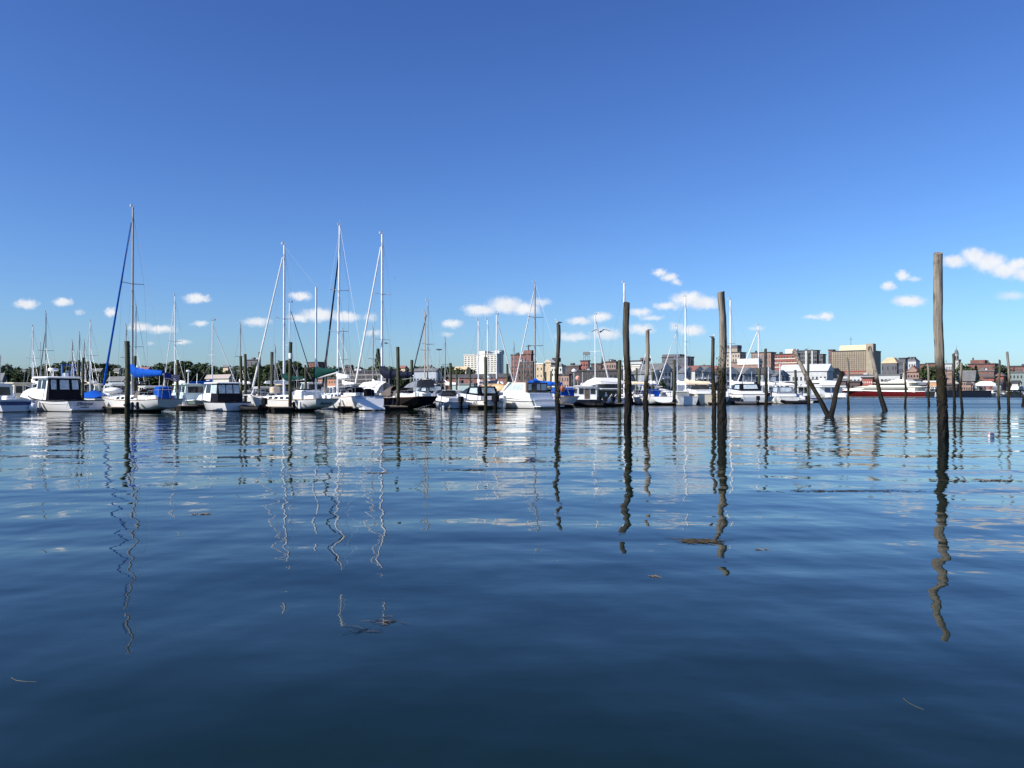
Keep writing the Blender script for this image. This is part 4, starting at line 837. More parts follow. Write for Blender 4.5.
def sailboat(label, pb, ps, Ys, L, B, mpx, mtop, hull=None, zs=1.05, zm=.95, zb=1.35, furl=None, furl_r=.10, cover=None, mat=None, group='sailboats moored in the marina', trk=.04, boomf=.36, lean=0.0, dodge=None,
             spreaders=(.56,), detail=True, mr=.095, cover_r=.22, tr=.72, rails=True, jib_top=.97, boom_z=1.25, back=True, rocker=.85):
    xs, a = solve_heading(pb, ps, Ys, L)
    t = thing('sailboat', label, 'sailboat', (xs, Ys, 0), PI - a, group)
    S = hull_shape(L, B, zs, zm, zb, tr=tr, p=2.0, g=.22, rake=.13, trk=trk, flare=.6, rocker=rocker)
    build_hull(t, S, hull or hull_white, L); build_deck(t, S, deckm)
    tm = (mpx - 512) / FPX; f = (xs - tm * Ys) / (L * (math.cos(a) + tm * math.sin(a))); f = min(.9, max(.1, f)); x = f * L; Ym = Ys + x * math.sin(a)
    coachroof(t, S, L, B, L * .32, min(L * .74, x + L * .16), mat=gel, wins=4 if detail else 2)
    build_rail(t, S, woodbrt if detail else gel, .025, 'toe_rail')
    m_ = mast_set(t, S, L, B, x, gz(mtop, Ym), S[0](.55) + .35, mr, mat, furl, furl_r, L * boomf, cover, lean, back, spreaders, boom_z=boom_z, cover_r=cover_r, jib_top=jib_top)
    if detail or rails: lifelines(t, S)
    ck = MB(); ck.box(L * .06, L * .30, B * .24, B * .30, zs - .05, zs + .28); ck.box(L * .06, L * .30, -B * .30, -B * .24, zs - .05, zs + .28); ck.build('cockpit_coaming', gel, t)
    sail_clutter(t, S, L, B, x, int(px_seed(label)))
    return t, S, a, x
def px_seed(s): return sum(ord(c) * (i + 1) for i, c in enumerate(s))
def wheel_cover(t, x, z, mat, w=.55, h=.8):
    b = MB(); b.bevbox(x - .45, x + .45, -w, w, z, z + h, .12); b.build('wheel_cover', mat, t, 40)
def outboard(t, x, y, z, mat=None, s=1.0, tilt=0.0):
    b = MB(); b.bevbox(x - .42 * s, x + .08 * s, y - .2 * s, y + .2 * s, z + .25 * s, z + .85 * s, .08 * s); b.box(x - .28 * s, x - .08 * s, y - .09 * s, y + .09 * s, z - .75 * s, z + .26 * s); b.box(x - .4 * s, x + .05 * s, y - .12 * s, y + .12 * s, z - .28 * s, z - .22 * s)
    return b.build('outboard_motor', mat or blackc, t, 40)

# --- fittings every boat carries: bow rail, whip aerial, fenders, mooring lines, cleats
def fit(t, S, L, B, zs, ztop, seed, rail=True, aerial=True):
    r = random.Random(seed); sh, hb, pt, _, _ = S
    if rail:
        b = MB(); ps = []
        for i in range(6):
            s = .55 + .43 * i / 5; p = Vector((pt(s, 1, 1)[0], max(.04, hb(s) - .1), sh(s))); ps.append(p)
        for sd in (1, -1):
            top = [Vector((p.x, sd * p.y, p.z + .55)) for p in ps]; b.tube(top, .02, 4)
            for p, q in zip(ps[::2], top[::2]): b.tube([(p.x, sd * p.y, p.z), q], .016, 4)
        b.build('bow_rail', steel, t)
    if aerial:
        b = MB(); y = r.choice((-1, 1)) * B * .3; b.tube([(L * .42, y, ztop - .2), (L * .40, y, ztop + r.uniform(1.2, 2.6))], .018, 4); b.build('whip_aerial', gel, t)
    for k in range(2):
        s = r.uniform(.12, .6); b = MB(); p = pt(s, 1, 1); b.lathe([(.02, -.32), (.11, -.26), (.13, 0), (.11, .26), (.02, .32)], (p[0], p[1] + .13, sh(s) - .45), 8); b.tube([(p[0], p[1] + .1, sh(s) - .15), (p[0], p[1] - .05, sh(s) + .05)], .012, 4); b.build('fender', r.choice((gel, navyc, gel)), t, 50)
    b = MB(); b.tube([(0.1, hb(0) - .1, sh(0)), (-.9, hb(0) + .6, .45)], .018, 4); b.tube([(L * .93, hb(.93), sh(.93)), (L * .9, hb(.93) + 1.3, .45)], .018, 4); b.build('mooring_line', wire, t)
def sail_clutter(t, S, L, B, x, seed):
    r = random.Random(seed); sh, hb, pt, _, _ = S
    b = MB()
    for sd in (1, -1): b.tube([(.15, sd * hb(0) * .9, sh(0)), (.1, sd * hb(0) * .9, sh(0) + .75), (.1, 0, sh(0) + .75)], .02, 4); b.tube([(L * .12, sd * (hb(.12) - .1), sh(.12)), (L * .12, sd * (hb(.12) - .1), sh(.12) + .7), (.1, sd * hb(0) * .9, sh(0) + .75)], .02, 4)
    b.build('pushpit', steel, t)
    for sd in (1, -1): b = MB(); b.lathe([(.11, 0), (.09, .1), (.1, .2)], (L * .24, sd * B * .27, sh(.24) + .28), 8); b.build('winch', steel, t)
    b = MB(); b.bevbox(L * .70, L * .75, -.3, .3, sh(.7) + .02, sh(.7) + .16, .04); b.build('hatch', glass, t)
    if r.random() < .7: b = MB(); b.bevbox(.25, .75, -hb(0) * .5, -hb(0) * .05, sh(0), sh(0) + .55, .08); b.build('stern_locker', r.choice((gel, gel, navyc, greyc)), t)
    b = MB(); ps = [(x - .1, 0, sh(.5) + 4.5), (x - L * .2, .15, sh(.5) + 1.7)]; b.tube(ps, .008, 4); b.tube([(x - .1, 0, sh(.5) + 6), (x - L * .33, -.1, sh(.5) + 1.75)], .008, 4); b.build('lazy_jacks', wire, t)
    for k in range(3):
        s = r.uniform(.15, .7); b = MB(); p = pt(s, 1, 1); b.lathe([(.02, -.32), (.11, -.26), (.13, 0), (.11, .26), (.02, .32)], (p[0], p[1] + .13, sh(s) - .45), 8); b.build('fender', r.choice((gel, navyc, gel)), t, 50)
    dodger(t, L * .28, sh(.3) + .2, B * .30, .75, 1.0, r.choice((navyc, brownc, whitec, greyc, whitec)), 'spray_hood')
# --- 1: boat cut by the left edge with a dark blue stripe
xs, a = solve_heading(-28, 16, 65.5, 7.5); t = thing('motorboat', 'white and blue striped motorboat cut off by the left edge', 'boat', (xs, 65.5, 0), PI - a)
S = hull_shape(7.5, 2.7, .95, .98, 1.25, tr=.9, g=.25); build_hull(t, S, hull_blue, 7.5); build_deck(t, S, deckm); build_rail(t, S, gel, .05)
b = MB(); b.slab([(2.6, .9), (5.6, .95), (4.8, 2.1), (2.6, 2.3)], lambda z: 1.05 - .1 * (z - .9)); c = b.build('cabin', hull_grey, t)
w = MB(); w.plate([(2.58, .8, 1.35), (2.58, -.8, 1.35), (2.58, -.7, 2.0), (2.58, .7, 2.0)], .02); w.build('cabin_window', glass, c)
b = MB(); b.tube([(2.7, 0, 2.3), (2.6, 0, 4.6)], .05, 5); b.build('signal_mast', wire, t)
fb = MB(); fb.ball((-.2, -1.2, .35), .3, .3, .38); fb.build('fender', gel, t, 60); bx = MB(); bx.bevbox(.3, 1.1, -.2, .6, .95, 1.3, .08); bx.build('engine_box', gel, t)
tt_ = MB(); tt_.box(-.04, -.012, -.95, .6, .58, .84); tt_.build('transom_stripe', M('name_blue', (.015, .03, .17), .4), t)

# --- 2: lobster boat with black canvas
L = 8.6; xs, a = solve_heading(30, 86.5, 67.5, L); t = thing('lobster_boat', 'white lobster boat with black canvas aft curtain and a script name on its stern', 'boat', (xs, 67.5, 0), PI - a)
S = hull_shape(L, 3.35, .98, 1.05, 1.75, tr=.92, g=.22, p=2.4, rake=.08, flare=1.2); build_hull(t, S, hull_lobster, L); build_deck(t, S, deckm, .25); build_rail(t, S, rubber, .045)
b = MB(); b.slab([(4.9, .9), (8.0, 1.3), (7.7, 1.75), (7.0, 2.0), (4.9, 2.25)], lambda z: 1.25 - .25 * (z - .9)); b.build('trunk_cabin', gel, t, 30)
hw = lambda z: 1.42 - .10 * (z - .9)
b = MB(); b.slab([(3.5, .9), (5.3, .9), (5.0, 2.95), (3.5, 2.95)], hw); c = b.build('wheelhouse', gel, t)
for sd in (1, -1):
    for xa, xb in ((3.7, 4.3), (4.42, 4.95)):
        w = MB(); q = [(xa, sd * (hw(2.0) + .006), 2.0), (xb, sd * (hw(2.0) + .006), 2.0), (xb - .05, sd * (hw(2.8) + .006), 2.8), (xa, sd * (hw(2.8) + .006), 2.8)]; w.plate(q if sd < 0 else q[::-1], .015); w.build('side_window', glass, c)
for y0 in (-1.0, 0.05):
    w = MB(); w.plate([(5.17, y0, 2.05), (5.17, y0 + .95, 2.05), (5.03, y0 + .95, 2.8), (5.03, y0, 2.8)], .03); w.build('windscreen', glass, c)
b = MB(); b.bevbox(3.15, 5.5, -1.5, 1.5, 2.952, 3.12, .08); rf = b.build('roof', gel, t, 40)
b = MB(); b.slab([(3.05, 1.0), (3.49, 1.0), (3.49, 2.95), (3.3, 2.95)], hw); cv = b.build('canvas_curtain', blackc, t)
for y0, y1 in ((-1.15, -.62), (-.35, .42), (.72, 1.15)):
    w = MB(); w.plate([(3.14, y1, 1.95), (3.14, y0, 1.95), (3.24, y0 * .98, 2.8), (3.24, y1 * .98, 2.8)], .035); w.build('vinyl_window', vinyl, cv)
b = MB(); b.lathe([(.05, 0), (.05, .5), (.38, .52), (.42, .62), (.36, .78)], (4.4, .3, 3.1), 12); b.build('radar_dome', gel, rf, 40)
b = MB(); b.bevbox(3.6, 4.0, -.6, -.2, 3.1, 3.45, .06); b.build('roof_locker', gel, rf)
b = MB(); b.tube([(3.4, -1.2, 3.1), (3.35, -1.2, 5.6)], .02, 4); b.tube([(4.8, 1.1, 3.1), (4.7, 1.2, 6.2)], .02, 4); b.build('whip_aerial', wire, rf)
b = MB(); b.tube([(6.0, .8, 1.95), (8.2, .6, 2.35), (8.75, 0, 2.4), (8.2, -.6, 2.35), (6.0, -.8, 1.95)], .025, 5)
for p in ((7.0, .72), (8.2, .6), (8.2, -.6), (7.0, -.72)): b.tube([(p[0], p[1], 1.5), (p[0], p[1], 2.3)], .02, 4)
b.build('bow_rail', steel, t)
writing(t, 'Ellidyzw', .42, ink, (-.03, .15, .56)); writing(t, 'Portland ME', .14, ink, (-.03, .15, .34), 'port_lettering', 0)
b = MB(); b.box(-.28, .02, -1.35, 1.35, .16, .24); b.build('swim_step', gel, t)
fit(t, S, 8.6, 3.35, .98, 3.1, 5, False)
t.scale = (1, 1, 0.93)
# --- cream pilothouse boat behind it
L = 8.0; xs, a = solve_heading(6, 38, 82, L); t = thing('pilothouse_boat', 'small cream pilothouse boat behind the lobster boat bow', 'boat', (xs, 82, 0), PI - a)
S = hull_shape(L, 2.8, .9, .95, 1.45, tr=.9, g=.25); build_hull(t, S, band_mat('dark_brown_hull', [(9, (.03, .025, .025)), (10, (.03, .025, .025))]), L); build_deck(t, S, cream, .02); build_rail(t, S, cream, .07)
b = MB(); b.slab([(3.6, .9), (5.6, .9), (5.3, 2.75), (3.6, 2.8)], lambda z: .95 - .05 * z); c = b.build('pilothouse', cream, t); b = MB(); b.bevbox(3.3, 5.7, -1.05, 1.05, 2.8, 2.92, .05); b.build('roof', cream, t)
for y0 in (-.7, .08): w = MB(); w.plate([(3.58, y0 + .6, 1.7), (3.58, y0, 1.7), (3.58, y0, 2.5), (3.58, y0 + .6, 2.5)], .02); w.build('aft_window', glass, c)
w = MB(); w.plate([(3.8, .86, 1.8), (5.2, .86, 1.8), (5.1, .82, 2.5), (3.8, .82, 2.5)][::-1], .02); w.build('side_window', glass, c)

t.scale = (1, 1, 0.88)
# --- sailboat with blue canvas
t, S, a, xm = sailboat('white sailboat with bright blue boom cover and blue furled headsail', 101, 171, 66, 10.3, 3.2, 132.2, 207, furl=bluec, furl_r=.11, cover=bluec, cover_r=.30, mat=mastgrey, spreaders=(.60,), boomf=.44, boom_z=1.65, mr=.10, trk=.045)
wheel_cover(t, 1.1, 1.05, bluec, .55, 1.0)
b = MB(); b.ball((8.6, -.1, 1.72), 1.0, .7, .28); b.build('deck_dinghy', whitec, t, 60)
fl = MB(); fl.tube([(-.1, .9, 1.0), (-.5, .9, 3.1)], .025, 5); fp = fl.build('flag_staff', steel, t)
def flag(parent, x, z, y, s=1.0):
    for k in range(7):
        b = MB(); x0 = x - (.0 if k > 2 else .0); n = 6; z0 = z - .075 * s * k
        v = []; 
        for i in range(n + 1):
            u = i / n * 1.1 * s; 
            for zz in (z0, z0 - .07 * s): v.append((x - .25 * u, y - u * .95, zz - .10 * u + .05 * math.sin(u * 6)))
        b.add(v, [(2 * i, 2 * i + 1, 2 * i + 3, 2 * i + 2) for i in range(n)]); b.build('flag_stripe', stripered if k % 2 == 0 else whitec, parent)
    b = MB(); b.plate([(x - .01, y, z + .01), (x - .01, y, z - .3 * s), (x - .12, y - .45 * s, z - .34 * s), (x - .12, y - .45 * s, z - .03 * s)], .02); b.build('flag_canton', flagblue, parent)
flag(fp, -.5, 3.1, .9, 1.1)


# --- green pilothouse boat
L = 8.8; xs, a = solve_heading(226, 172, 86, L) if False else solve_heading(170, 207, 84, L); t = thing('pilothouse_boat', 'pale green pilothouse boat with a grey green hull right of the blue covered sailboat', 'boat', (xs, 84, 0), PI - a)
S = hull_shape(L, 3.0, 1.0, 1.0, 1.6, tr=.9, g=.25); build_hull(t, S, hull_green, L); build_deck(t, S, gel, .02); build_rail(t, S, gel, .07); pg = M('pale_green_gelcoat', (.60, .72, .68), .35, var=.05)
b = MB(); b.slab([(2.6, .95), (6.4, .95), (5.6, 2.0), (5.2, 2.95), (2.6, 2.95)], lambda z: 1.25 - .08 * z); c = b.build('pilothouse', pg, t); b = MB(); b.bevbox(2.3, 5.4, -1.25, 1.25, 2.952, 3.08, .06); b.build('roof', pg, t)
for sd in (1, -1):
    for k in range(3): w = MB(); xa = 2.8 + .8 * k; q = [(xa, sd * (1.256 - .08 * 2.0), 2.0), (xa + .65, sd * (1.256 - .08 * 2.0), 2.0), (xa + .65, sd * (1.256 - .08 * 2.75), 2.75), (xa, sd * (1.256 - .08 * 2.75), 2.75)]; w.plate(q if sd < 0 else q[::-1], .015); w.build('side_window', glass, c)
w = MB(); w.plate([(2.58, .8, 1.9), (2.58, -.8, 1.9), (2.58, -.8, 2.7), (2.58, .8, 2.7)], .02); w.build('aft_window', glass, c)
b = MB(); b.tube([(3.2, .5, 3.08), (3.2, .5, 4.6)], .06, 6); b.lathe([(.2, 0), (.24, .12), (.15, .26)], (3.2, .5, 4.6), 10); b.tube([(3.4, -.5, 3.08), (3.3, -.5, 4.4)], .04, 5); b.build('aerial_post', gel, t)

t.scale = (1, 1, 0.8)
# --- small cruiser with black canvas
L = 6.6; xs, a = solve_heading(205, 238, 69, L); t = thing('cabin_boat', 'small white cabin boat with black canvas cockpit and clear panels left of the ketch', 'boat', (xs, 69, 0), PI - a)
S = hull_shape(L, 2.5, .95, 1.0, 1.4, tr=.92, g=.2); build_hull(t, S, band_mat('dusky_white_hull', [(.08, (.02, .02, .025)), (.85, (.70, .71, .72)), (9, (.06, .06, .08))]), L); build_deck(t, S, gel, .02); build_rail(t, S, rubber, .05)
hw = lambda z: 1.08 - .08 * (z - .9)
b = MB(); b.slab([(3.0, .95), (5.9, 1.15), (5.4, 1.65), (4.5, 1.8), (4.1, 2.85), (3.0, 2.9)], hw); c = b.build('cabin', gel, t); b = MB(); b.bevbox(1.6, 4.25, -1.12, 1.12, 2.9, 3.05, .07); b.build('roof', gel, t, 40)
b = MB(); b.slab([(1.5, 1.0), (2.99, 1.0), (2.99, 2.9), (1.75, 2.9)], hw); cv = b.build('canvas_curtain', blackc, t)
for y0, y1 in ((-.9, -.36), (-.27, .27), (.36, .9)): w = MB(); w.plate([(1.62, y1, 1.85), (1.62, y0, 1.85), (1.72, y0, 2.75), (1.72, y1, 2.75)], .035); w.build('vinyl_window', vinyl, cv)
for sd in (1, -1):
    w = MB(); q = [(1.9, sd * (hw(1.85) + .006), 1.85), (2.9, sd * (hw(1.85) + .006), 1.85), (2.9, sd * (hw(2.75) + .006), 2.75), (1.95, sd * (hw(2.75) + .006), 2.75)]; w.plate(q if sd < 0 else q[::-1], .02); w.build('vinyl_window', vinyl, cv)
    w = MB(); q = [(3.15, sd * (hw(1.9) + .006), 1.9), (4.05, sd * (hw(1.9) + .006), 1.9), (4.0, sd * (hw(2.75) + .006), 2.75), (3.15, sd * (hw(2.75) + .006), 2.75)]; w.plate(q if sd < 0 else q[::-1], .02); w.build('side_window', glass, c)
t.scale = (1, 1, 0.8)
def inflatable(label, px, Y, rz, L=2.8, mat=None, motor=True, name='inflatable_dinghy'):
    t = thing(name, label, 'dinghy', (gx(px, Y), Y, 0), rz)
    b = MB(); r = .21; pts = [(0, .6, .22), (L * .55, .6, .22), (L * .8, .48, .26), (L * .95, .2, .34), (L * .97, 0, .36), (L * .95, -.2, .34), (L * .8, -.48, .26), (L * .55, -.6, .22), (0, -.6, .22)]; b.tube(pts, r, 9); b.build('tube', mat or hypalon, t, 50)
    f = MB(); f.box(0.1, L * .8, -.45, .45, .08, .14); f.build('floor', rubber, t); tr_ = MB(); tr_.box(.05, .12, -.45, .45, .1, .55); tr_.build('transom', rubber, t); th = MB(); th.box(L * .4, L * .48, -.5, .5, .34, .38); th.build('thwart', rubber, t)
    if motor: outboard(t, .02, 0, .35, blackc, .9)
    return t
inflatable('dark inflatable dinghy with a black outboard behind the black canvas cabin boat', 263, 68.4, R(165), 2.0, rubber)

# --- ketch
t, S, a, xm = sailboat('white ketch with green sail covers and two masts', 250, 328, 68, 10.9, 3.3, 284, 245, furl=whitec, furl_r=.10, cover=greenc, cover_r=.19, spreaders=(.52,), boomf=.26, boom_z=1.3, mr=.11, trk=.05)
tm = (316 - 512) / FPX; xs = t.location.x; f = (xs - tm * 68) / (math.cos(a) + tm * math.sin(a)); ym = 68 + f * math.sin(a)
b = MB(); b.tube([(f, 0, 1.0), (f, 0, gz(287, ym))], .085, 8); mz = b.build('mizzen_mast', alum, t, 40); b = MB(); b.tube([(f, 0, 2.75), (f - 2.9, 0, 3.2)], .06, 6); mb_ = b.build('mizzen_boom', alum, t)
b = MB(); n = 8; v = []
for i in range(n + 1):
    u = i / n; hh = .48 * (1 - u) ** 1.5 + .11
    for k in range(7): q = 2 * PI * k / 7; v.append((f + .08 - 2.8 * u, .2 * math.cos(q) * (1 - .4 * u), 2.9 + .45 * u + hh * .5 + hh * math.sin(q)))
b.add(v, [(i * 7 + k, i * 7 + (k + 1) % 7, (i + 1) * 7 + (k + 1) % 7, (i + 1) * 7 + k) for i in range(n) for k in range(7)] + [tuple(range(7)), tuple(n * 7 + k for k in range(7))]); b.build('mizzen_cover', greenc, mb_, 60)
b = MB(); b.tube([(f, 0, gz(287, ym)), (xm, 0, gz(246, 68 + xm * math.sin(a)))], .01, 4); b.build('triatic_stay', wire, t)
transom_writing(t, S, 'Aurora', .40, ink, .60)
b = MB(); b.box(10.5, 11.6, -.18, .18, 1.3, 1.36); b.build('bowsprit', gel, t); b = MB(); b.bevbox(2.0, 3.2, -1.0, 1.0, 1.05, 1.75, .12); b.build('companion_house', gel, t)
b = MB(); b.bevbox(6.9, 7.5, -.4, .4, 1.5, 2.05, .1); b.build('hatch_canvas', tanc, t)

# --- white sloop with scoop stern, tall raked mast, navy headsail
t, S, a, xm = sailboat('white sloop with an open scoop stern and a tall raked mast with navy furled headsail', 321, 369, 71, 10.2, 3.2, 337.5, 226, furl=navyc, furl_r=.12, cover=whitec, cover_r=.20, mat=mastwhite, lean=-.42, spreaders=(.38, .62), boomf=.26, boom_z=1.35, trk=-.09, tr=.86, rocker=.6, jib_top=.86, zs=1.25, zm=1.15, mr=.11)
b = MB(); b.slab([(-1.15, .12), (-.02, .12), (-.02, .3), (-1.0, .3)], .95); b.build('stern_platform', gel, t); b = MB(); b.bevbox(.0, .5, -.32, .32, .5, 1.9, .1); b.build('stern_gate', rubber, t)
b = MB(); b.plate([(-.45, 1.2, .3), (-.45, .45, .3), (-.05, .45, 1.2), (-.05, 1.3, 1.2)], .05); b.plate([(-.45, -.45, .3), (-.45, -1.2, .3), (-.05, -1.3, 1.2), (-.05, -.45, 1.2)], .05); b.build('scoop_steps', hull_grey, t)

# --- dark hulled sailboat
t, S, a, xm = sailboat('dark navy hulled sailboat with a white deck awning and navy boom cover', 353, 428, 75.5, 10.6, 3.4, 382, 234, hull=hull_dark, furl=whitec, furl_r=.11, cover=navyc, cover_r=.33, mat=mastwhite, spreaders=(.35, .63), boomf=.42, boom_z=1.6, mr=.12, zs=1.2, zm=1.1, zb=1.6, trk=.035)
b = MB(); v = []
for i in range(6):
    x = xm - .6 + 3.4 * i / 5
    for k, (yy, zz) in enumerate(((1.35, 1.5), (.7, 2.35), (0, 2.7), (-.7, 2.35), (-1.35, 1.5))): v.append((x, yy * (1 - .05 * i), zz - .06 * abs(i - 2)))
b.add(v, [(i * 5 + k, i * 5 + k + 1, (i + 1) * 5 + k + 1, (i + 1) * 5 + k) for i in range(5) for k in range(4)]); b.build('deck_awning', whitec, t)
dodger(t, 3.7, 1.25, 1.25, .95, 1.5, brownc); dodger(t, .3, 2.0, 1.15, .75, 1.7, greyc, 'bimini'); b = MB(); b.tube([(.2, 1.35, 1.2), (.2, 1.35, 2.9), (1.9, 1.35, 2.75)], .03, 5); b.tube([(.2, -1.35, 1.2), (.2, -1.35, 2.9), (1.9, -1.35, 2.75)], .03, 5); b.build('bimini_frame', steel, t)

# --- generic small motorboats with their own colours
def motorboat(label, pb, ps, Ys, L, B=2.6, hull=None, style='console', top=None, zs=.85, cab=None, name='motorboat', group='small motorboats of the marina', motor=False, h=2.3):
    xs, a = solve_heading(pb, ps, Ys, L); t = thing(name, label, 'motorboat', (xs, Ys, 0), PI - a, group); S = hull_shape(L, B, zs, zs + .05, zs + .5, tr=.9, g=.24); build_hull(t, S, hull or hull_white_plain, L); build_deck(t, S, deckm, .03); build_rail(t, S, rubber if style != 'cabin' else gel, .04); cab = cab or gel
    k = L / 7.5; hw = lambda z: B * .40 - .06 * (z - zs)
    if style == 'console':
        b = MB(); b.bevbox(3.0 * k, 3.8 * k, -.45, .45, zs - .05, zs + .95, .1); b.build('console', cab, t); w = MB(); w.plate([(3.75 * k, -.45, zs + .95), (3.75 * k, .45, zs + .95), (3.5 * k, .4, zs + 1.45), (3.5 * k, -.4, zs + 1.45)], .02); w.build('windscreen', glass, t)
        if top:
            b = MB(); b.bevbox(2.2 * k, 4.3 * k, -.9, .9, h, h + .1, .04); b.build('canopy', top, t); b = MB()
            for x in (2.5 * k, 4.0 * k):
                for y in (-.75, .75): b.tube([(x, y, zs), (x, y, h)], .03, 5)
            b.build('canopy_frame', steel, t)
    elif style == 'cabin':
        b = MB(); b.slab([(2.2 * k, zs - .05), (6.6 * k, zs + .25), (5.8 * k, zs + .7), (4.6 * k, zs + .85), (4.1 * k, h), (2.2 * k, h + .05)], hw); c = b.build('cabin', cab, t); b = MB(); b.bevbox(1.5 * k, 4.3 * k, -B * .4, B * .4, h + .052, h + .16, .05); b.build('roof', top or gel, t)
        for sd in (1, -1):
            for x0, x1 in ((2.35, 3.1), (3.2, 3.95)):
                w = MB(); za, zc = zs + .85, h - .1; q = [(x0 * k, sd * (hw(za) + .006), za), (x1 * k, sd * (hw(za) + .006), za), (x1 * k - .05, sd * (hw(zc) + .006), zc), (x0 * k, sd * (hw(zc) + .006), zc)]; w.plate(q if sd < 0 else q[::-1], .015); w.build('side_window', glass, c)
        w = MB(); w.plate([(2.19 * k, B * .28, zs + .6), (2.19 * k, -B * .28, zs + .6), (2.19 * k, -B * .28, h - .15), (2.19 * k, B * .28, h - .15)], .02); w.build('aft_window', glass, c)
    elif style == 'cover':
        b = MB(); n = 9; v = []
        for i in range(n + 1):
            s = i / n; yy = max(.05, S[1](s) + .03); zz = S[0](s) + .05; pk = .25 + .75 * math.exp(-((s - .5) / .28) ** 2); v += [(S[2](s, 1, 1)[0], yy, zz), (s * L, yy * .5, zz + pk * .75), (s * L, 0, zz + pk), (s * L, -yy * .5, zz + pk * .75), (S[2](s, 1, 1)[0], -yy, zz)]
        b.add(v, [(i * 5 + q, i * 5 + q + 1, (i + 1) * 5 + q + 1, (i + 1) * 5 + q) for i in range(n) for q in range(4)] + [tuple(range(5))]); b.build('boat_cover', top or bluec, t, 60)
    elif style == 'cruiser':
        b = MB(); b.slab([(.8 * k, zs - .05), (6.6 * k, zs + .3), (5.9 * k, zs + .62), (4.2 * k, zs + .82), (.8 * k, zs + .5)], lambda z: B * .42 - .1 * (z - zs)); c = b.build('cabin', gel, t, 30)
        w = MB(); w.slab([(3.3 * k, zs + .78), (4.5 * k, zs + .78), (3.55 * k, zs + 1.45), (3.2 * k, zs + 1.45)], lambda z: B * .38 - .25 * (z - zs - .78)); w.build('windscreen', glass, c)
        f = MB(); f.tube([(4.5 * k, B * .38, zs + .78), (3.55 * k, B * .26, zs + 1.48), (3.55 * k, -B * .26, zs + 1.48), (4.5 * k, -B * .38, zs + .78)], .035, 5); f.tube([(3.55 * k, B * .26, zs + 1.48), (2.6 * k, B * .30, zs + 1.4)], .03, 5); f.tube([(3.55 * k, -B * .26, zs + 1.48), (2.6 * k, -B * .30, zs + 1.4)], .03, 5); f.build('windscreen_frame', gel, c)
        if top:
            b = MB(); b.slab([(1.0 * k, zs + .5), (3.2 * k, zs + .78), (3.3 * k, zs + 1.5), (2.8 * k, zs + 1.72), (1.4 * k, zs + 1.7)], lambda z: B * .40 - .12 * (z - zs)); cv = b.build('canvas_top', top, t, 30)
            for sd in (1, -1):
                w = MB(); q = [(1.5 * k, sd * (B * .40 - .12 * .8 + .008), zs + .8), (2.9 * k, sd * (B * .40 - .12 * .9 + .008), zs + .9), (2.8 * k, sd * (B * .40 - .12 * 1.5 + .008), zs + 1.5), (1.65 * k, sd * (B * .40 - .12 * 1.5 + .008), zs + 1.5)]; w.plate(q if sd < 0 else q[::-1], .02); w.build('vinyl_window', vinyl, cv)
            w = MB(); w.plate([(1.12 * k, B * .26, zs + .85), (1.12 * k, -B * .26, zs + .85), (1.34 * k, -B * .24, zs + 1.5), (1.34 * k, B * .24, zs + 1.5)], .05); w.build('vinyl_window', vinyl, cv)
        r = MB(); r.tube([(4.4 * k, B * .40, zs + .75), (6.6 * k, B * .25, zs + .95), (7.4 * k, 0, zs + 1.05), (6.6 * k, -B * .25, zs + .95), (4.4 * k, -B * .40, zs + .75)], .022, 5); r.build('bow_rail', steel, t)
    fit(t, S, L, B, zs, h if style in ('cabin',) else zs + 1.4, len(label))
    if motor: outboard(t, -.05, 0, .55, rubber, 1.1)
    t.scale = (1, 1, .80)
    return t
# far left row, behind the front boats
motorboat('white powerboat with a bright blue canvas cover right of the lobster boat', 84, 106, 92, 7.5, 2.6, style='cover', top=bluec, zs=1.15)
motorboat('white flybridge powerboat peeping out left of the blue covered sailboat', 104, 128, 92, 9, 3, style='cabin', h=3.0, zs=1.1)
motorboat('white boat with a pale roof low behind the blue covered sailboat cockpit', 140, 160, 90, 8, 2.8, style='cabin', h=2.7)
motorboat('white console boat behind the lobster boat wheelhouse', 36, 62, 98, 8, 2.8, style='console', top=whitec, h=3.1)
motorboat('grey motorboat behind the cream pilothouse boat', 4, 20, 104, 7, 2.6, hull=hull_grey, style='cabin', h=2.5)
motorboat('white open boat with a grey cover behind the green pilothouse boat', 190, 218, 98, 7.5, 2.6, style='cover', top=greyc)
motorboat('white cabin boat half hidden behind the ketch bow', 252, 275, 92, 8, 2.8, style='cabin', h=2.6)
motorboat('white cabin boat half hidden behind the ketch stern', 322, 350, 94, 8, 2.8, style='cabin', h=2.7)
motorboat('white covered boat under the masts at the left edge', 16, 34, 112, 8, 2.8, style='cover', top=whitec, zs=1.5)
motorboat('white trawler wheelhouse left of the slim piles over the lobster boat', 54, 74, 114, 9, 3.0, style='cabin', h=3.6, zs=1.4)
motorboat('white cabin boat with a tan top behind the blue furled headsail', 96, 112, 106, 8, 2.8, style='cabin', h=3.2, zs=1.2, top=tanc)
motorboat('cabin boat with a grey hull right of the green pilothouse boat', 214, 234, 94, 8, 2.8, hull=hull_grey, style='cabin', h=3.0, zs=1.1)
motorboat('white boat with a navy cover behind the ketch main mast', 276, 300, 100, 9, 3.0, style='cover', top=navyc, zs=1.5)
motorboat('white wheelhouse boat behind the ketch mizzen mast', 300, 322, 104, 9, 3.0, style='cabin', h=3.4, zs=1.3)
motorboat('white cruiser behind the furled headsail of the dark hulled sailboat', 346, 366, 98, 9, 3.0, style='cruiser', zs=1.5, name='cabin_cruiser', group='cabin cruisers')
motorboat('white boat with dark canvas behind the stern of the dark hulled sailboat', 416, 440, 96, 9, 3.0, style='cruiser', top=blackc, zs=1.3, name='cabin_cruiser', group='cabin cruisers')
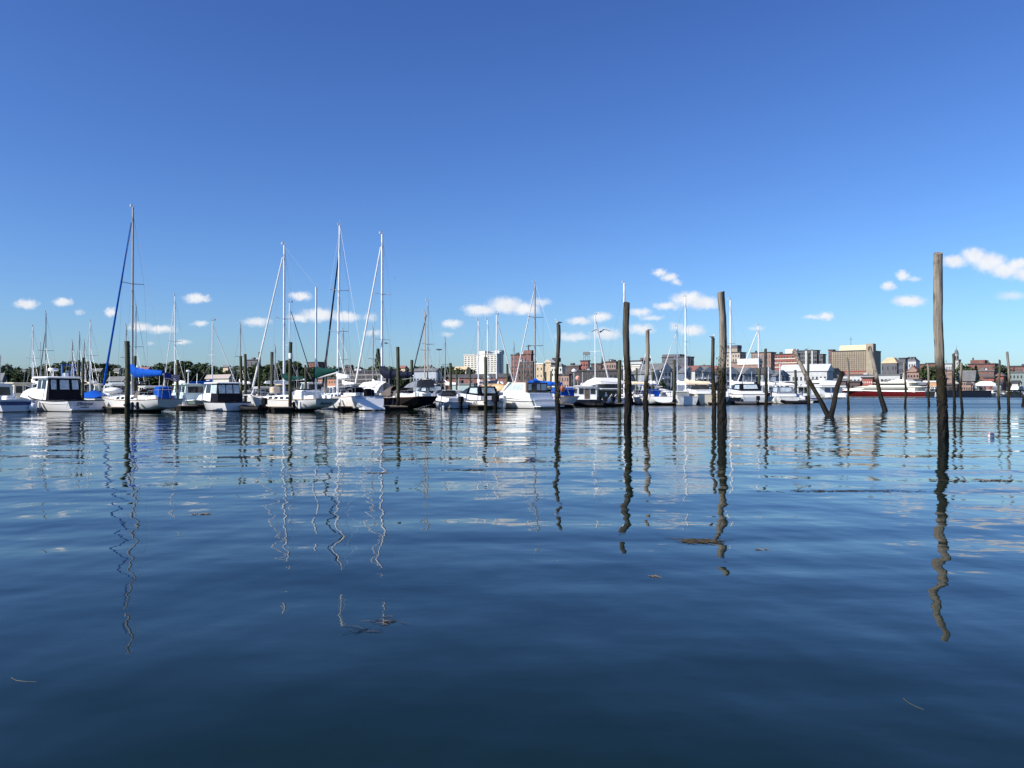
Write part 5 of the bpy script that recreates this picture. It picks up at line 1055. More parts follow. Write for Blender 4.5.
motorboat('pale boat with a tan cover under the long brick warehouse', 440, 462, 104, 8, 2.8, style='cover', top=tanc, zs=1.2)
motorboat('white wheelhouse boat right of the blue awning sailboat', 566, 584, 106, 8, 2.8, style='cabin', h=2.7, zs=1.1)
motorboat('blue topped white boat behind the slim grey gull pile', 634, 656, 112, 8, 2.8, style='cabin', h=3.1, zs=1.2, top=bluec)
motorboat('white open boat with a low windscreen right of the pale dock pile', 796, 814, 136, 9, 3.0, style='cruiser', zs=1.4, name='cabin_cruiser', group='cabin cruisers')
# 437..460 white runabout with grey hull
motorboat('small white runabout with a grey hull beside the dark hulled sailboat', 436, 460, 79, 6.0, 2.2, hull=hull_grey, style='cruiser', motor=True, zs=.75)
t = motorboat('white cruiser with dark windscreen and black canvas top', 452, 496, 80, 8.0, 2.9, style='cruiser', top=blackc, zs=1.0, hull=hull_white_plain, name='cabin_cruiser', group='cabin cruisers')
outboard(t, -.1, .3, .5, blackc, 1.4); outboard(t, -.1, -.6, .5, gel, 1.3)
# --- big express cruiser with tan dinghy
L = 10.4; Ys = 79; xs, a = solve_heading(483, 546, Ys, L); t = thing('motor_cruiser', 'big white motor cruiser with tan canvas and a flag at its bow', 'boat', (xs, Ys, 0), PI - a, 'cabin cruisers')
S = hull_shape(L, 3.4, 1.35, 1.5, 2.15, tr=.92, g=.22, flare=1.3, rake=.14); build_hull(t, S, hull_white_plain, L); build_deck(t, S, gel, .02); build_rail(t, S, wire, .04, dz=-.25)
hw = lambda z: 1.62 - .12 * (z - 1.3)
b = MB(); b.slab([(1.0, 1.3), (9.0, 1.95), (7.8, 2.2), (5.2, 2.55), (1.0, 2.3)], hw); c = b.build('cabin', gel, t, 30)
hb_ = lambda z: 1.5 - .14 * (z - 1.3)
b = MB(); b.slab([(1.6, 2.3), (5.3, 2.5), (4.2, 3.85), (1.6, 3.8)], hb_); tc_ = b.build('canvas_house', M('pale_tan_canvas', (.66, .58, .48), .75, var=.08), t, 30)
for sd in (1, -1):
    for q in ([(4.0, 2.75), (4.95, 2.75), (4.35, 3.6), (3.9, 3.6)], [(2.1, 2.75), (3.85, 2.75), (3.75, 3.6), (2.2, 3.6)]):
        w = MB(); p = [(x, sd * (hb_(z) + .006), z) for x, z in q]; w.plate(p if sd < 0 else p[::-1], .02); w.build('vinyl_window', vinyl, tc_)
w = MB(); w.plate([(5.12, -1.15, 2.8), (5.12, 1.15, 2.8), (4.4, 1.05, 3.65), (4.4, -1.05, 3.65)], .04); w.build('windscreen', vinyl, tc_)
b = MB(); b.slab([(5.5, 2.5), (4.3, 3.9), (4.05, 3.9), (5.2, 2.5)], 1.42); b.build('windscreen_frame', gel, t)
b = MB(); b.box(1.3, 1.58, -1.36, 1.36, 2.0, 3.8); cu_ = b.build('aft_curtain', brownc, t); b = MB(); b.box(1.2, 1.29, .2, .75, .95, 3.2); b.build('door_flap', brownc, cu_)
for y0, y1 in ((-1.2, -.5), (-.35, .1), (.82, 1.2)): w = MB(); w.plate([(1.28, y1, 2.7), (1.28, y0, 2.7), (1.28, y0, 3.6), (1.28, y1, 3.6)], .02); w.build('vinyl_window', vinyl, cu_)
b = MB(); b.slab([(.5, .9), (.99, .9), (.99, 2.2), (.75, 2.2)], 1.55); b.build('transom_wall', gel, t); b = MB(); b.box(-1.0, .05, -1.6, 1.6, .32, .42); b.build('swim_platform', gel, t)
b = MB(); b.bevbox(1.7, 2.6, -.9, .2, 3.83, 4.15, .12); b.build('roof_bag', bluec, t); b = MB(); b.tube([(2.4, .9, 3.8), (2.4, .9, 7.5)], .03, 4); b.build('whip_aerial', wire, t)
b = MB(); b.tube([(6.2, 1.5, 2.9), (9.6, 1.15, 2.75), (10.3, .25, 2.85), (10.5, 0, 2.85), (10.3, -.25, 2.85), (9.6, -1.15, 2.75), (6.2, -1.5, 2.9)], .025, 5)
for x, y in ((8, 1.35), (9.6, 1.15), (9.9, .6), (8, -1.35), (9.6, -1.15), (9.9, -.6)): b.tube([(x, y, 2.0), (x, y, 2.8)], .02, 4)
b.build('bow_rail', steel, t)
b = MB(); b.tube([(10.3, .1, 2.2), (10.4, .1, 4.3)], .03, 5); fp = b.build('flag_staff', steel, t)
b = MB(); v = []
for i in range(6):
    z = 4.25 - .28 * i; v += [(10.4, .1, z), (10.25 - .05 * math.sin(i * 1.3), -.18 - .06 * i + .06 * math.sin(i * 2), z - .25)]
b.add(v, [(2 * i, 2 * i + 1, 2 * i + 3, 2 * i + 2) for i in range(5)]); b.build('flag', stripered, fp)
t.scale = (1, .92, .66)
# dinghy upside down on its foredeck: a thing of its own
dl = Vector((6.7, 1.15, 0)); c_, s_ = math.cos(PI - a), math.sin(PI - a)
d = thing('tender', 'tan upturned dinghy lying on the foredeck of the big motor cruiser', 'dinghy', (xs + dl.x * c_ - dl.y * s_, Ys + dl.x * s_ + dl.y * c_, 1.75), PI - a + R(10))
dk = M('tan_dinghy_hull', (.60, .40, .20), .45, var=.12); b = MB(); n = 12; v = []
for i in range(n + 1):
    u = i / n; hwid = .78 * (1 - abs(2 * u - .85) ** 2.6 * .8) if u < 1 else .12; hwid = max(.12, hwid)
    for k in range(9): q = PI * k / 8; v.append((1.9 - 3.8 * u, hwid * math.cos(q), .72 * (1 - .35 * abs(2 * u - .9) ** 3) * math.sin(q) ** .7 - .02))
b.add(v, [(i * 9 + k, i * 9 + k + 1, (i + 1) * 9 + k + 1, (i + 1) * 9 + k) for i in range(n) for k in range(8)] + [tuple(range(9)), tuple(n * 9 + k for k in range(9))]); b.build('hull', dk, d, 50)
b = MB(); b.tube([(1.9, 0, .25), (0, 0, .74), (-1.9, 0, .3)], .03, 5); b.build('keel_strip', woodbrt, d); b = MB(); b.tube([(-.8, .8, 0), (-.8, 0, .78), (-.8, -.8, 0)], .025, 5); b.build('lashing', rubber, d)

# --- sailboat with blue awning behind the big cruiser
t, S, a, xm = sailboat('white sailboat with a striped furled headsail and a bright blue boom awning', 512, 570, 86, 11.5, 3.4, 535, 283, furl=whitec, furl_r=.09, cover=bluec, cover_r=.25, mat=mastgrey, spreaders=(.45, .70), boomf=.46, boom_z=1.0, zs=1.15)
b = MB(); b.bevbox(.4, 2.2, -1.0, 1.0, 1.2, 2.1, .2); b.build('cockpit_cloth', bluec, t, 40); b = MB(); b.ball((-.1, 1.0, 1.9), .12, .3, .3); b.build('horseshoe_buoy', orange, t)
# --- white wheelhouse boat seen from astern
L = 8.2; Ys = 93; xs, a = solve_heading(584, 590, Ys, L); t = thing('wheelhouse_boat', 'white wheelhouse boat seen from its dark stern left of the white canvas roof', 'boat', (xs, Ys, 0), PI - a)
S = hull_shape(L, 3.0, .95, .95, 1.4, tr=.95, g=.2); build_hull(t, S, hull_navy, L); build_deck(t, S, gel, .02); build_rail(t, S, gel, .05)
b = MB(); b.slab([(2.6, .9), (6.6, 1.2), (5.8, 1.8), (5.0, 1.9), (4.8, 2.75), (2.6, 2.8)], lambda z: 1.2 - .04 * z); c = b.build('wheelhouse', gel, t)
for y0, y1 in ((-.95, -.4), (.4, .95)): w = MB(); w.plate([(2.58, y1, 1.7), (2.58, y0, 1.7), (2.58, y0, 2.5), (2.58, y1, 2.5)], .02); w.build('aft_window', glass, c)
w = MB(); w.plate([(2.58, .3, .95), (2.58, -.3, .95), (2.58, -.3, 2.5), (2.58, .3, 2.5)], .02); w.build('door', brownc, c); b = MB(); b.bevbox(2.3, 5.2, -1.25, 1.25, 2.8, 2.95, .05); b.build('roof', gel, t)
for k in range(2): w = MB(); w.plate([(2.9 + 1.0 * k, 1.13, 1.8), (3.7 + 1.0 * k, 1.13, 1.8), (3.7 + 1.0 * k, 1.09, 2.5), (2.9 + 1.0 * k, 1.09, 2.5)][::-1], .03); w.build('side_window', glass, c)
b = MB(); b.tube([(2.4, 1.1, 2.9), (2.4, 1.1, 4.4)], .03, 5); b.ball((2.4, 1.1, 4.0), .28, .28, .35); b.build('pink_buoys', M('pink_buoy', (.75, .35, .28), .5), t)
t.scale = (1, 1, 0.8)
# --- flybridge boat with white canvas roof
L = 10.5; Ys = 97; xs, a = solve_heading(580, 616, Ys, L); t = thing('flybridge_boat', 'white flybridge boat under a broad sloping white canvas roof', 'boat', (xs, Ys, 0), PI - a)
S = hull_shape(L, 3.8, 1.15, 1.2, 1.8, tr=.94, g=.22); build_hull(t, S, hull_white_plain, L); build_deck(t, S, gel, .02); build_rail(t, S, rubber, .05)
b = MB(); b.slab([(2.2, 1.1), (8.2, 1.5), (7.0, 2.2), (6.2, 2.6), (2.2, 2.6)], lambda z: 1.6 - .08 * z); c = b.build('saloon', gel, t); b = MB(); b.bevbox(.4, 6.6, -1.75, 1.75, 2.6, 2.75, .06); b.build('flybridge_deck', gel, t)
for sd in (1, -1):
    for k in range(3): w = MB(); x0 = 2.5 + 1.25 * k; q = [(x0, sd * (1.606 - .08 * 1.85), 1.85), (x0 + 1.1, sd * (1.606 - .08 * 1.85), 1.85), (x0 + 1.05, sd * (1.606 - .08 * 2.45), 2.45), (x0, sd * (1.606 - .08 * 2.45), 2.45)]; w.plate(q if sd < 0 else q[::-1], .015); w.build('side_window', glass, c)
w = MB(); w.plate([(2.18, 1.2, 1.3), (2.18, -1.2, 1.3), (2.18, -1.2, 2.4), (2.18, 1.2, 2.4)], .02); w.build('aft_window', glass, c)
b = MB(); b.slab([(2.4, 2.76), (5.4, 2.76), (5.2, 3.5), (2.4, 3.5)], 1.35); b.build('flybridge_curtain', greyc, t)
b = MB(); b.slab([(.8, 3.5), (6.4, 3.1), (5.4, 3.95), (3.4, 4.5), (1.6, 4.35)], lambda z: 1.75 - .35 * (z - 3.1)); b.build('canvas_roof', whitec, t, 30)
t.scale = (1, 1, 0.74)
for px, Y, rz, lab in [(598, 90, 150, 'dark inflatable dinghy hauled up left of the green dock pile'), (604, 90, 168, 'second dark inflatable with outboard nearest the green dock pile'), (612, 91.5, 200, 'small dark inflatable partly behind the green dock pile')]:
    inflatable(lab, px, Y, R(rz), 3.0, rubber)
t = thing('bicycle', 'silver bicycle frame parked on the dock edge by the inflatables', 'bicycle', (gx(613, 93), 93, .5), R(10))
for x in (-.5, .5):
    b = MB(); b.tube([(x + .34 * math.cos(k * PI / 8), 0, .34 + .34 * math.sin(k * PI / 8)) for k in range(17)], .025, 5); b.build('wheel', rubber, t)
b = MB(); b.tube([(-.5, 0, .34), (-.15, 0, .85), (.35, 0, .8), (0, 0, .34), (-.5, 0, .34)], .025, 5); b.tube([(0, 0, .34), (-.18, 0, .95)], .025, 5); b.tube([(.5, 0, .34), (.33, 0, .95)], .025, 5); b.build('frame', steel, t); b = MB(); b.box(-.3, -.06, -.07, .07, .94, 1.0); b.build('saddle', rubber, t); b = MB(); b.tube([(.3, -.28, .98), (.3, .28, .98)], .02, 5); b.build('handlebar', rubber, t)

# --- right half of the marina
t, S, a, xm = sailboat('white sailboat with a scoop stern between the crooked pile and the slim gull pile', 634, 662, 97, 8.6, 3.1, 647.6, 346, mat=mastwhite, spreaders=(.5,), boomf=.3, cover=whitec, trk=-.10, tr=.86, detail=True, mr=.08, back=False, furl=None)
b = MB(); b.bevbox(2.4, 3.6, -1.0, 1.0, 1.05, 1.95, .2); b.build('cockpit_cloth', bluec, t, 40)
sailboat('white sailboat with thin mast and steep white furled headsail behind the white canvas roof', 611, 596, 112, 11, 3.3, 595.3, 315, mat=mastwhite, furl=whitec, furl_r=.13, spreaders=(.55,), boomf=.3, cover=None, detail=False) if False else None
def far_sail(label, px, Y, mtop, L=9.5, px_bow=None, **kw):
    # hull pointing to the left and away, its mast standing at column px
    B = L * .3; a = R(kw.pop('head', 48)); f = .56; xm_, = (gx(px, Y),)
    xs_ = xm_ + f * L * math.cos(a); Ys_ = Y - f * L * math.sin(a)
    t = thing('sailboat', label, 'sailboat', (xs_, Ys_, 0), PI - a, 'sailboats moored in the marina'); S = hull_shape(L, B, 1.0, .92, 1.3, tr=.72, p=2.0, g=.22, rake=.13, trk=.035, flare=.6, rocker=.75)
    build_hull(t, S, kw.pop('hull', hull_white), L); build_deck(t, S, deckm); build_rail(t, S, gel, .025, 'toe_rail'); coachroof(t, S, L, B, L * .32, L * .7, wins=2)
    mast_set(t, S, L, B, f * L, gz(mtop, Y), 1.3, kw.pop('mr', .085), kw.pop('mat', alum), kw.pop('furl', None), kw.pop('furl_r', .09), L * .36, kw.pop('cover', random.Random(px_seed(label)).choice((whitec, whitec, navyc, greyc, whitec, tanc))), kw.pop('lean', 0), kw.pop('back', False), kw.pop('spreaders', (.55,)), shrouds=kw.pop('shrouds', True), jib_top=kw.pop('jib_top', .96), cover_r=kw.pop('cover_r', .2))
    sail_clutter(t, S, L, B, f * L, px_seed(label))
    return t
for args, kw in [
    (('sailboat with a thin mast at the far left, furled sail slanting left', 45.5, 100, 313), dict(furl=greyc, jib_top=.82, mat=mastgrey)),
    (('sailboat whose short mast stands left of the slanting furled sail', 32.6, 104, 327), dict(mat=alum, L=8.5)),
    (('sailboat whose low mast stands over the wheelhouse of the lobster boat', 72.3, 106, 342), dict(mat=mastgrey, L=8)),
    (('sailboat whose mast rises left of the two slim piles over the lobster boat', 79.3, 104, 334), dict(mat=mastgrey, L=8)),
    (('sailboat with a short dark mast right of the slim pile over the lobster boat', 84.2, 108, 342), dict(mat=mastgrey, L=8)),
    (('sailboat with a grey mast left of the blue furled headsail', 90.2, 102, 322), dict(mat=alum)),
    (('sailboat with a short thin mast left of the blue covered sailboat mast', 126, 108, 326), dict(mat=mastgrey, L=8.5)),
    (('sailboat with a thin mast close right of the blue covered sailboat mast', 135.6, 104, 306), dict(mat=mastgrey)),
    (('sailboat with pale furled sail and thin mast right of the blue boom', 174.8, 98, 296), dict(furl=whitec, furl_r=.07, mat=alum)),
    (('sailboat with a light thin mast above the green pilothouse boat', 212.3, 106, 321), dict(furl=whitec, furl_r=.08, head=130, mat=alum, cover=bluec)),
    (('sailboat with a short dark mast behind the left one of the paired dock piles', 240.3, 104, 324), dict(mat=mastgrey, L=8.5)),
    (('sailboat with a thin mast close right of the ketch main mast', 289.4, 98, 303), dict(mat=alum, furl=navyc, furl_r=.07, head=130)),
    (('sailboat with a low thin mast left of the ketch main mast', 275.2, 118, 346), dict(mat=mastgrey, L=8)),
    (('sailboat with a faint thin mast right of the tall raked mast', 343, 112, 330), dict(mat=mastgrey, L=8.5)),
    (('sailboat with a grey mast left of the dark hulled sailboat mast', 373, 106, 328), dict(mat=mastgrey, L=9)),
    (('brown masted sailboat with dark furled headsail above the dark hulled stern', 427.6, 96, 301), dict(furl=navyc, furl_r=.08, mat=M('mast_tan', (.45, .38, .30), .5), jib_top=.9, cover=navyc)),
    (('sailboat with a second tan mast just left of the brown masted one', 424.8, 102, 312), dict(mat=M('mast_tan', (.45, .38, .30), .5), L=8.5)),
    (('sailboat with a thin dark mast before ridge trees left of the hotel', 445.2, 116, 339), dict(mat=mastgrey, L=8)),
    (('sailboat with a white mast over the left wing of the white hotel', 478.4, 106, 321), dict(mat=mastwhite, L=8.5, furl=redp, furl_r=.0)),
    (('sailboat with a white mast at the middle of the white hotel', 487.6, 104, 320), dict(mat=mastwhite, L=8.5)),
    (('white masted sailboat with steep furled sail at the right wing of the white hotel', 496.6, 102, 315), dict(mat=mastwhite, furl=whitec, furl_r=.10, head=128)),
    (('sailboat with a faint low mast left of the brick tower', 514, 125, 344), dict(mat=mastgrey, L=8)),
    (('sailboat with a thin white mast and steep white furled sail by the flying gull', 595.3, 118, 315), dict(mat=mastwhite, furl=whitec, furl_r=.15, head=128, L=10.5)),
    (('sailboat whose stout tall white mast rises against the thick dark crooked pile', 624.4, 108, 283), dict(mat=mastwhite, mr=.16, L=10)),
    (('sailboat with the shorter of two white masts before the dark office block', 677.3, 112, 327), dict(mat=mastwhite, furl=whitec, furl_r=.07, L=9)),
    (('sailboat with the taller of two white masts and a tan boom cover', 685.6, 106, 297), dict(mat=mastwhite, mr=.11, cover=tanc, cover_r=.24, L=10, head=40)),
    (('sailboat with a white mast right of the thickest pile', 730.6, 112, 300), dict(mat=mastwhite, mr=.12, L=10.5, back=True)),
    (('sailboat with a white mast and white headsail left of the bare middle pile', 758.6, 118, 326), dict(mat=mastwhite, furl=whitec, furl_r=.11, L=10)),
    (('sailboat with a low mast right of the bare middle pile', 768.6, 130, 367), dict(mat=mastwhite, L=7)),
    (('sailboat with a low mast and slanting stay left of the crossed posts', 780, 128, 364), dict(mat=mastwhite, L=7)),
    ]:
    kw = dict(kw)
    if kw.get('furl_r') == .0: kw['furl'] = None; kw.pop('furl_r')
    far_sail(*args, **kw)
motorboat('white boat with bright blue cockpit cloth and square stern behind the green dock pile', 664, 688, 100, 8.6, 2.9, style='cabin', zs=1.3, h=2.0)
motorboat('cream white cruiser with a dark side window left of the thin gull pile', 690, 709, 101, 9, 3.2, style='cruiser', hull=hull_cream, zs=1.7, name='cabin_cruiser', group='cabin cruisers')
motorboat('dark hulled small boat just right of the thickest pile', 722, 732, 104, 7, 2.6, hull=hull_navy, style='console', zs=1.1)
t = motorboat('white express cruiser with a raked windscreen between the two bare piles', 731, 755, 104, 11, 3.5, style='cruiser', zs=1.65, hull=band_mat('two_tone_hull', [(.12, (.02, .02, .02)), (1.15, (.50, .56, .62)), (9, WHITE)]), name='cabin_cruiser', group='cabin cruisers', top=blackc)
motorboat('long white covered boat behind the scoop stern sailboat', 650, 676, 112, 10, 3.2, style='cover', top=whitec, zs=1.5)
motorboat('white boat with a tan canopy behind the cream white cruiser', 693, 716, 118, 10, 3.2, style='console', top=tanc, zs=1.3, h=2.7)
motorboat('white cruiser with grey canopy right of the bare middle pile', 767, 790, 112, 9, 3.0, style='cruiser', top=greyc, zs=1.2, name='cabin_cruiser', group='cabin cruisers')
motorboat('small white boat with an orange cockpit beside the grey canopied cruiser', 780, 800, 116, 7, 2.6, style='console', zs=.95, motor=True)
motorboat('white cabin boat with a blue stripe left of the crossed posts', 786, 812, 126, 10, 3.1, style='cabin', hull=hull_blue, zs=1.2, h=3.0)
motorboat('low white boat with pink trim left of the crossed posts', 796, 806, 112, 6, 2.3, style='cover', top=whitec, zs=.6)
motorboat('white flybridge cruiser with a flat sunshade behind the grey canopied cruiser', 770, 800, 150, 12, 3.8, style='cabin', zs=1.7, h=4.3)
motorboat('white sport boat between slim gull pile and white masts', 640, 660, 120, 8, 2.8, style='cabin', zs=1.3, h=2.9)
inflatable('dark inflatable by the upright pile behind the crossed posts', 806, 110, R(170), 3.2, rubber)
inflatable('grey tender lying between the bare middle pile and the pale dock pile', 757, 103, R(160), 3.0, hypalon)

# --- big motor yacht behind the crossed posts, stern towards us
def wedge(t, name, mat, prof, hw, smooth=None):
    b = MB(); b.slab(prof, hw); return b.build(name, mat, t, smooth)
L = 24; Ys = 205; xs, a = solve_heading(818, 836, Ys, L); t = thing('motor_yacht', 'big white motor yacht with a domed top deck behind the crossed leaning posts', 'yacht', (xs, Ys, 0), PI - a)
S = hull_shape(L, 6.6, 2.0, 2.1, 3.2, tr=.92, g=.2); build_hull(t, S, band_mat('yacht_white_hull', [(.15, (.02, .02, .03)), (9, WHITE)]), L); build_deck(t, S, deckm, .02)
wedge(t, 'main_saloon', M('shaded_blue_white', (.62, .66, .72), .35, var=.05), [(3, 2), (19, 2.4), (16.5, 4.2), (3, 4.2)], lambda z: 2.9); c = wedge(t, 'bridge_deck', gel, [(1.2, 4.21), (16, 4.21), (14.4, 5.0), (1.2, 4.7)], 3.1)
wedge(t, 'top_deck', gel, [(4, 4.9), (14, 4.9), (12.6, 6.4), (9, 6.9), (4, 6.5)], lambda z: 2.7 - .5 * (z - 4.9)); b = MB(); b.lathe([(.9, 0), (1.0, .4), (.6, .9), (.1, 1.1)], (8, 0, 6.7), 12); b.build('radome', gel, t, 40)
b = MB(); b.box(4.2, 13, -2.55, 2.55, 5.2, 5.75); b.build('bridge_window', glass, t)
for y in (-1.7, .2):
    w = MB(); w.plate([(2.98, y + 1.4, 2.3), (2.98, y, 2.3), (2.98, y, 3.9), (2.98, y + 1.4, 3.9)], .03); w.build('saloon_door', M('blue_glass', (.05, .10, .22), .1), t)
b = MB(); b.box(-1.4, .1, -2.8, 2.8, .4, .6); b.build('swim_platform', gel, t)
for y in (-2.2, 1.6): b = MB(); b.bevbox(-.9, .0, y, y + .7, .6, 1.8, .1); b.build('stern_steps', gel, t)
t.scale = (1, 1, 0.68)
# --- red hulled superyacht, broadside
L = 31; Ys = 246; xs, a = solve_heading(838, 930, Ys, L); t = thing('superyacht', 'long superyacht with a dark red hull and cream white tiered superstructure', 'yacht', (xs, Ys, 0), PI - a)
S = hull_shape(L, 6.6, 2.0, 2.1, 3.1, tr=.85, g=.14, rake=.12, p=2.6, flare=.9); build_hull(t, S, hull_red, L); build_deck(t, S, deckm, .02); build_rail(t, S, gel, .12)
ycr = M('yacht_cream_white', (.80, .76, .64), .3, var=.04, coat=.3)
wedge(t, 'main_deck_house', ycr, [(3, 1.7), (28, 2.3), (24.5, 3.0), (20, 3.4), (3, 3.4)], lambda z: 3.0 - .1 * (z - 1.7)); wedge(t, 'overhang', ycr, [(.6, 3.41), (23.5, 3.41), (20, 3.8), (1.2, 3.7)], 3.15)
wedge(t, 'bridge_deck_house', ycr, [(5, 3.75), (19, 3.75), (15.5, 4.9), (5, 4.9)], lambda z: 2.6 - .1 * (z - 3.7)); wedge(t, 'bridge_roof', ycr, [(2.4, 4.91), (17.4, 4.91), (14.5, 5.3), (3, 5.2)], 2.7)
wedge(t, 'sun_deck', ycr, [(5.5, 5.2), (12.5, 5.2), (10.4, 5.95), (6.5, 6.05)], lambda z: 2.0 - .2 * (z - 5.2))
for sd in (1, -1):
    for nm, q, hw_ in (('main_window_band', [(5, 2.45), (21, 2.6), (19.4, 3.05), (5, 3.05)], 2.93), ('bridge_window_band', [(6, 4.1), (17.6, 4.1), (16.4, 4.65), (6, 4.65)], 2.57)):
        b = MB(); p = [(x, sd * hw_, z) for x, z in q]; b.plate(p if sd < 0 else p[::-1], .06); b.build(nm, glass, t)
b = MB(); b.tube([(8.5, 0, 5.9), (8.2, 0, 9.0)], .16, 6, .08); b.tube([(8.3, -.9, 7.4), (8.3, .9, 7.4)], .07, 5); b.lathe([(.4, 0), (.45, .25), (.25, .7)], (10.0, 0, 5.9), 10); b.build('radar_mast', ycr, t)
b = MB(); t.scale = (1, 1, .90); b.tube([(20, 2.6, 2.5), (27, 1.7, 3.2), (30.5, 0, 3.5), (27, -1.7, 3.2), (20, -2.6, 2.5)], .05, 5); b.build('bow_rail', steel, t)
# --- small far boats at the city wharf
for px, lab, kw in [(932, 'small white boat just right of the red hulled yacht stern', dict(style='cabin', h=3.2, zs=1.3)), (937, 'tall white cabin boat left of the tallest bare pile', dict(style='cabin', h=4.0, zs=1.3)), (943, 'white boat hidden behind the tallest bare pile', dict(style='cabin', h=3.0)),
        (986, 'white covered boat at the wharf below the white tent', dict(style='cover', top=whitec, zs=1.2)), (993, 'second white boat at the wharf right of the white tent', dict(style='cabin', h=2.6)), (998, 'white boat behind the brown pile near the right edge', dict(style='cruiser', zs=1.2)), (1005, 'white console boat behind the last tall pile at right', dict(style='console', top=whitec))]:
    motorboat(lab, px - 8, px + 5, 262, 8.5, 3.0, name='wharf_boat', group='small boats at the city wharf', **kw)
t = thing('barge', 'long black work barge moored right of the tallest bare pile', 'barge', (gx(966, 258), 258, 0), R(-4))
b = MB(); b.slab([(-6.5, .1), (-6.0, -.5), (6, -.5), (6.5, .1), (6.5, 1.9), (-6.5, 1.9)], 2.4); b.build('hull', hull_navy, t); b = MB(); b.box(-6.6, 6.6, -2.5, 2.5, 1.9, 2.05); b.build('deck', rubber, t); b = MB()
for k in range(5): b.tube([(-5 + 2.4 * k, -2.45, 2.0), (-5 + 2.4 * k, -2.45, 2.9)], .12, 6)
b.build('bollards', rubber, t); b = MB(); b.bevbox(-6, -3.2, -1.2, 1.2, 2.05, 3.2, .2); b.build('deck_house', darkclad, t)
t = thing('wharf_tent', 'bright white open sided tent on the wharf above the barge', 'tent', (gx(985.5, 300.8), 300.8, 1.9), R(-18)); b = MB()
b.box(-2.9, 2.9, -2, 2, 1.9, 2.7); b.add([(-2.9, -2, 2.7), (2.9, -2, 2.7), (2.9, 2, 2.7), (-2.9, 2, 2.7), (-1.8, 0, 3.6), (1.8, 0, 3.6)], [(0, 1, 5, 4), (1, 2, 5), (2, 3, 4, 5), (3, 0, 4)]); b.build('canopy', whitec, t)
for x in (-2.75, 0, 2.75):
    for y in (-1.9, 1.9): b = MB(); b.tube([(x, y, -.2), (x, y, 1.9)], .07, 5); b.build('leg', steel, t)
t = thing('pier', 'dark timber pier on posts reaching in from the right edge', 'pier', (gx(1015, 255), 255, 0)); b = MB(); b.box(-3, 16, -2.5, 2.5, 1.9, 2.3); b.build('deck', dockfloat, t)
for k in range(6):
    b = MB(); b.tube([(-2.5 + 2.8 * k, -2.2, -1), (-2.5 + 2.8 * k, -2.2, 1.9)], .22, 7); b.build('post', dockfloat, t)
b = MB()
for k in range(8): b.tube([(-2.9 + 2.4 * k, -2.4, 2.3), (-2.9 + 2.4 * k, -2.4, 3.3)], .06, 5)
b.tube([(-2.9, -2.4, 3.3), (15.5, -2.4, 3.3)], .06, 5); b.build('railing', steel, t)
motorboat('grey white workboat lying above the timber pier at the right edge', 1010, 1024, 262, 9, 3.2, style='cabin', h=4.2, zs=1.8, name='wharf_boat', group='small boats at the city wharf')

# ================================================================== DOCKS
def dock(label, pA, YA, pB, YB, w=1.8, name='floating_dock'):
    A = Vector((gx(pA, YA), YA, 0)); Bv = Vector((gx(pB, YB), YB, 0)); d = Bv - A; L = d.length
    t = thing(name, label, 'dock', A, math.atan2(d.y, d.x), 'floating docks of the marina'); b = MB(); b.box(0, L, -w / 2, w / 2, .30, .38); b.build('deck', plank, t)
    b = MB(); b.box(0, L, -w / 2 - .03, -w / 2 - .002, .18, .36); b.box(0, L, w / 2 + .002, w / 2 + .03, .18, .36); b.build('wale', dockfloat, t)
    n = max(2, int(L / 2.6)); fb_ = MB(); fb_.box(0, L / n * .86, -w / 2 + .04, w / 2 - .04, -.3, .29); me = fb_.mesh('float', dockfloat)
    for k in range(n): link('float', me, t, (L / n * (k + .07), 0, 0))
    return t
dock('long main floating dock behind the bows of the left hand boats', -20, 79, 300, 86, 2.2); dock('long main floating dock behind the middle boats', 300, 86.4, 560, 98, 2.2); dock('long main floating dock behind the right hand boats', 560, 98.5, 815, 124, 2.2)
for lab, pA, YA, pB, YB in [('floating finger dock between the edge boat and the lobster boat', 22, 66, 8, 79), ('floating finger dock between the lobster boat and the blue covered sailboat', 122, 66.5, 94, 79), ('floating finger dock right of the blue covered sailboat', 190, 74, 172, 82),
        ('floating finger dock between the cabin boat and the ketch', 284, 67.2, 252, 83), ('floating finger dock between ketch and scoop stern sloop', 352, 71, 322, 86), ('floating finger dock beside the dark hulled sailboat', 399, 71.5, 376, 88),
        ('floating finger dock with a pale edge before the black canvas cruiser', 486, 77, 448, 88), ('floating finger dock right of the big motor cruiser', 566, 82, 560, 97), ('floating finger dock with dinghies and a bicycle', 618, 91, 590, 101), ('floating finger dock left of the white masts', 668, 96, 650, 110),
        ('floating finger dock between the cream cruiser and the thickest pile', 716, 99, 705, 114), ('floating finger dock at the grey tender', 766, 102, 752, 118)]:
    dock(lab, pA, YA, pB, YB, 1.5)
def pedestal(px, Y):
    t = thing('power_post', 'white shore power post standing on a floating dock of the marina', 'power post', (gx(px, Y), Y, .38), R(20), 'white power posts on the floating docks'); b = MB(); b.bevbox(-.13, .13, -.11, .11, 0, 1.0, .05); b.build('cabinet', gel, t); b = MB(); b.lathe([(.07, 0), (.09, .05), (.04, .16)], (0, 0, 1.0), 8); b.build('light', vinyl, t); b = MB(); b.tube([(.14, 0, .7), (.3, .1, .2), (.5, .3, .02)], .025, 5); b.build('cable', navyc, t)
for px, Y in ((14, 72.5), (112, 71), (184, 74), (268, 75), (338, 78), (388, 80), (466, 83), (562, 92), (606, 97), (660, 103), (711, 107), (758, 110), (60, 81.4), (150, 83), (430, 91.5), (525, 96.6)): pedestal(px, Y)
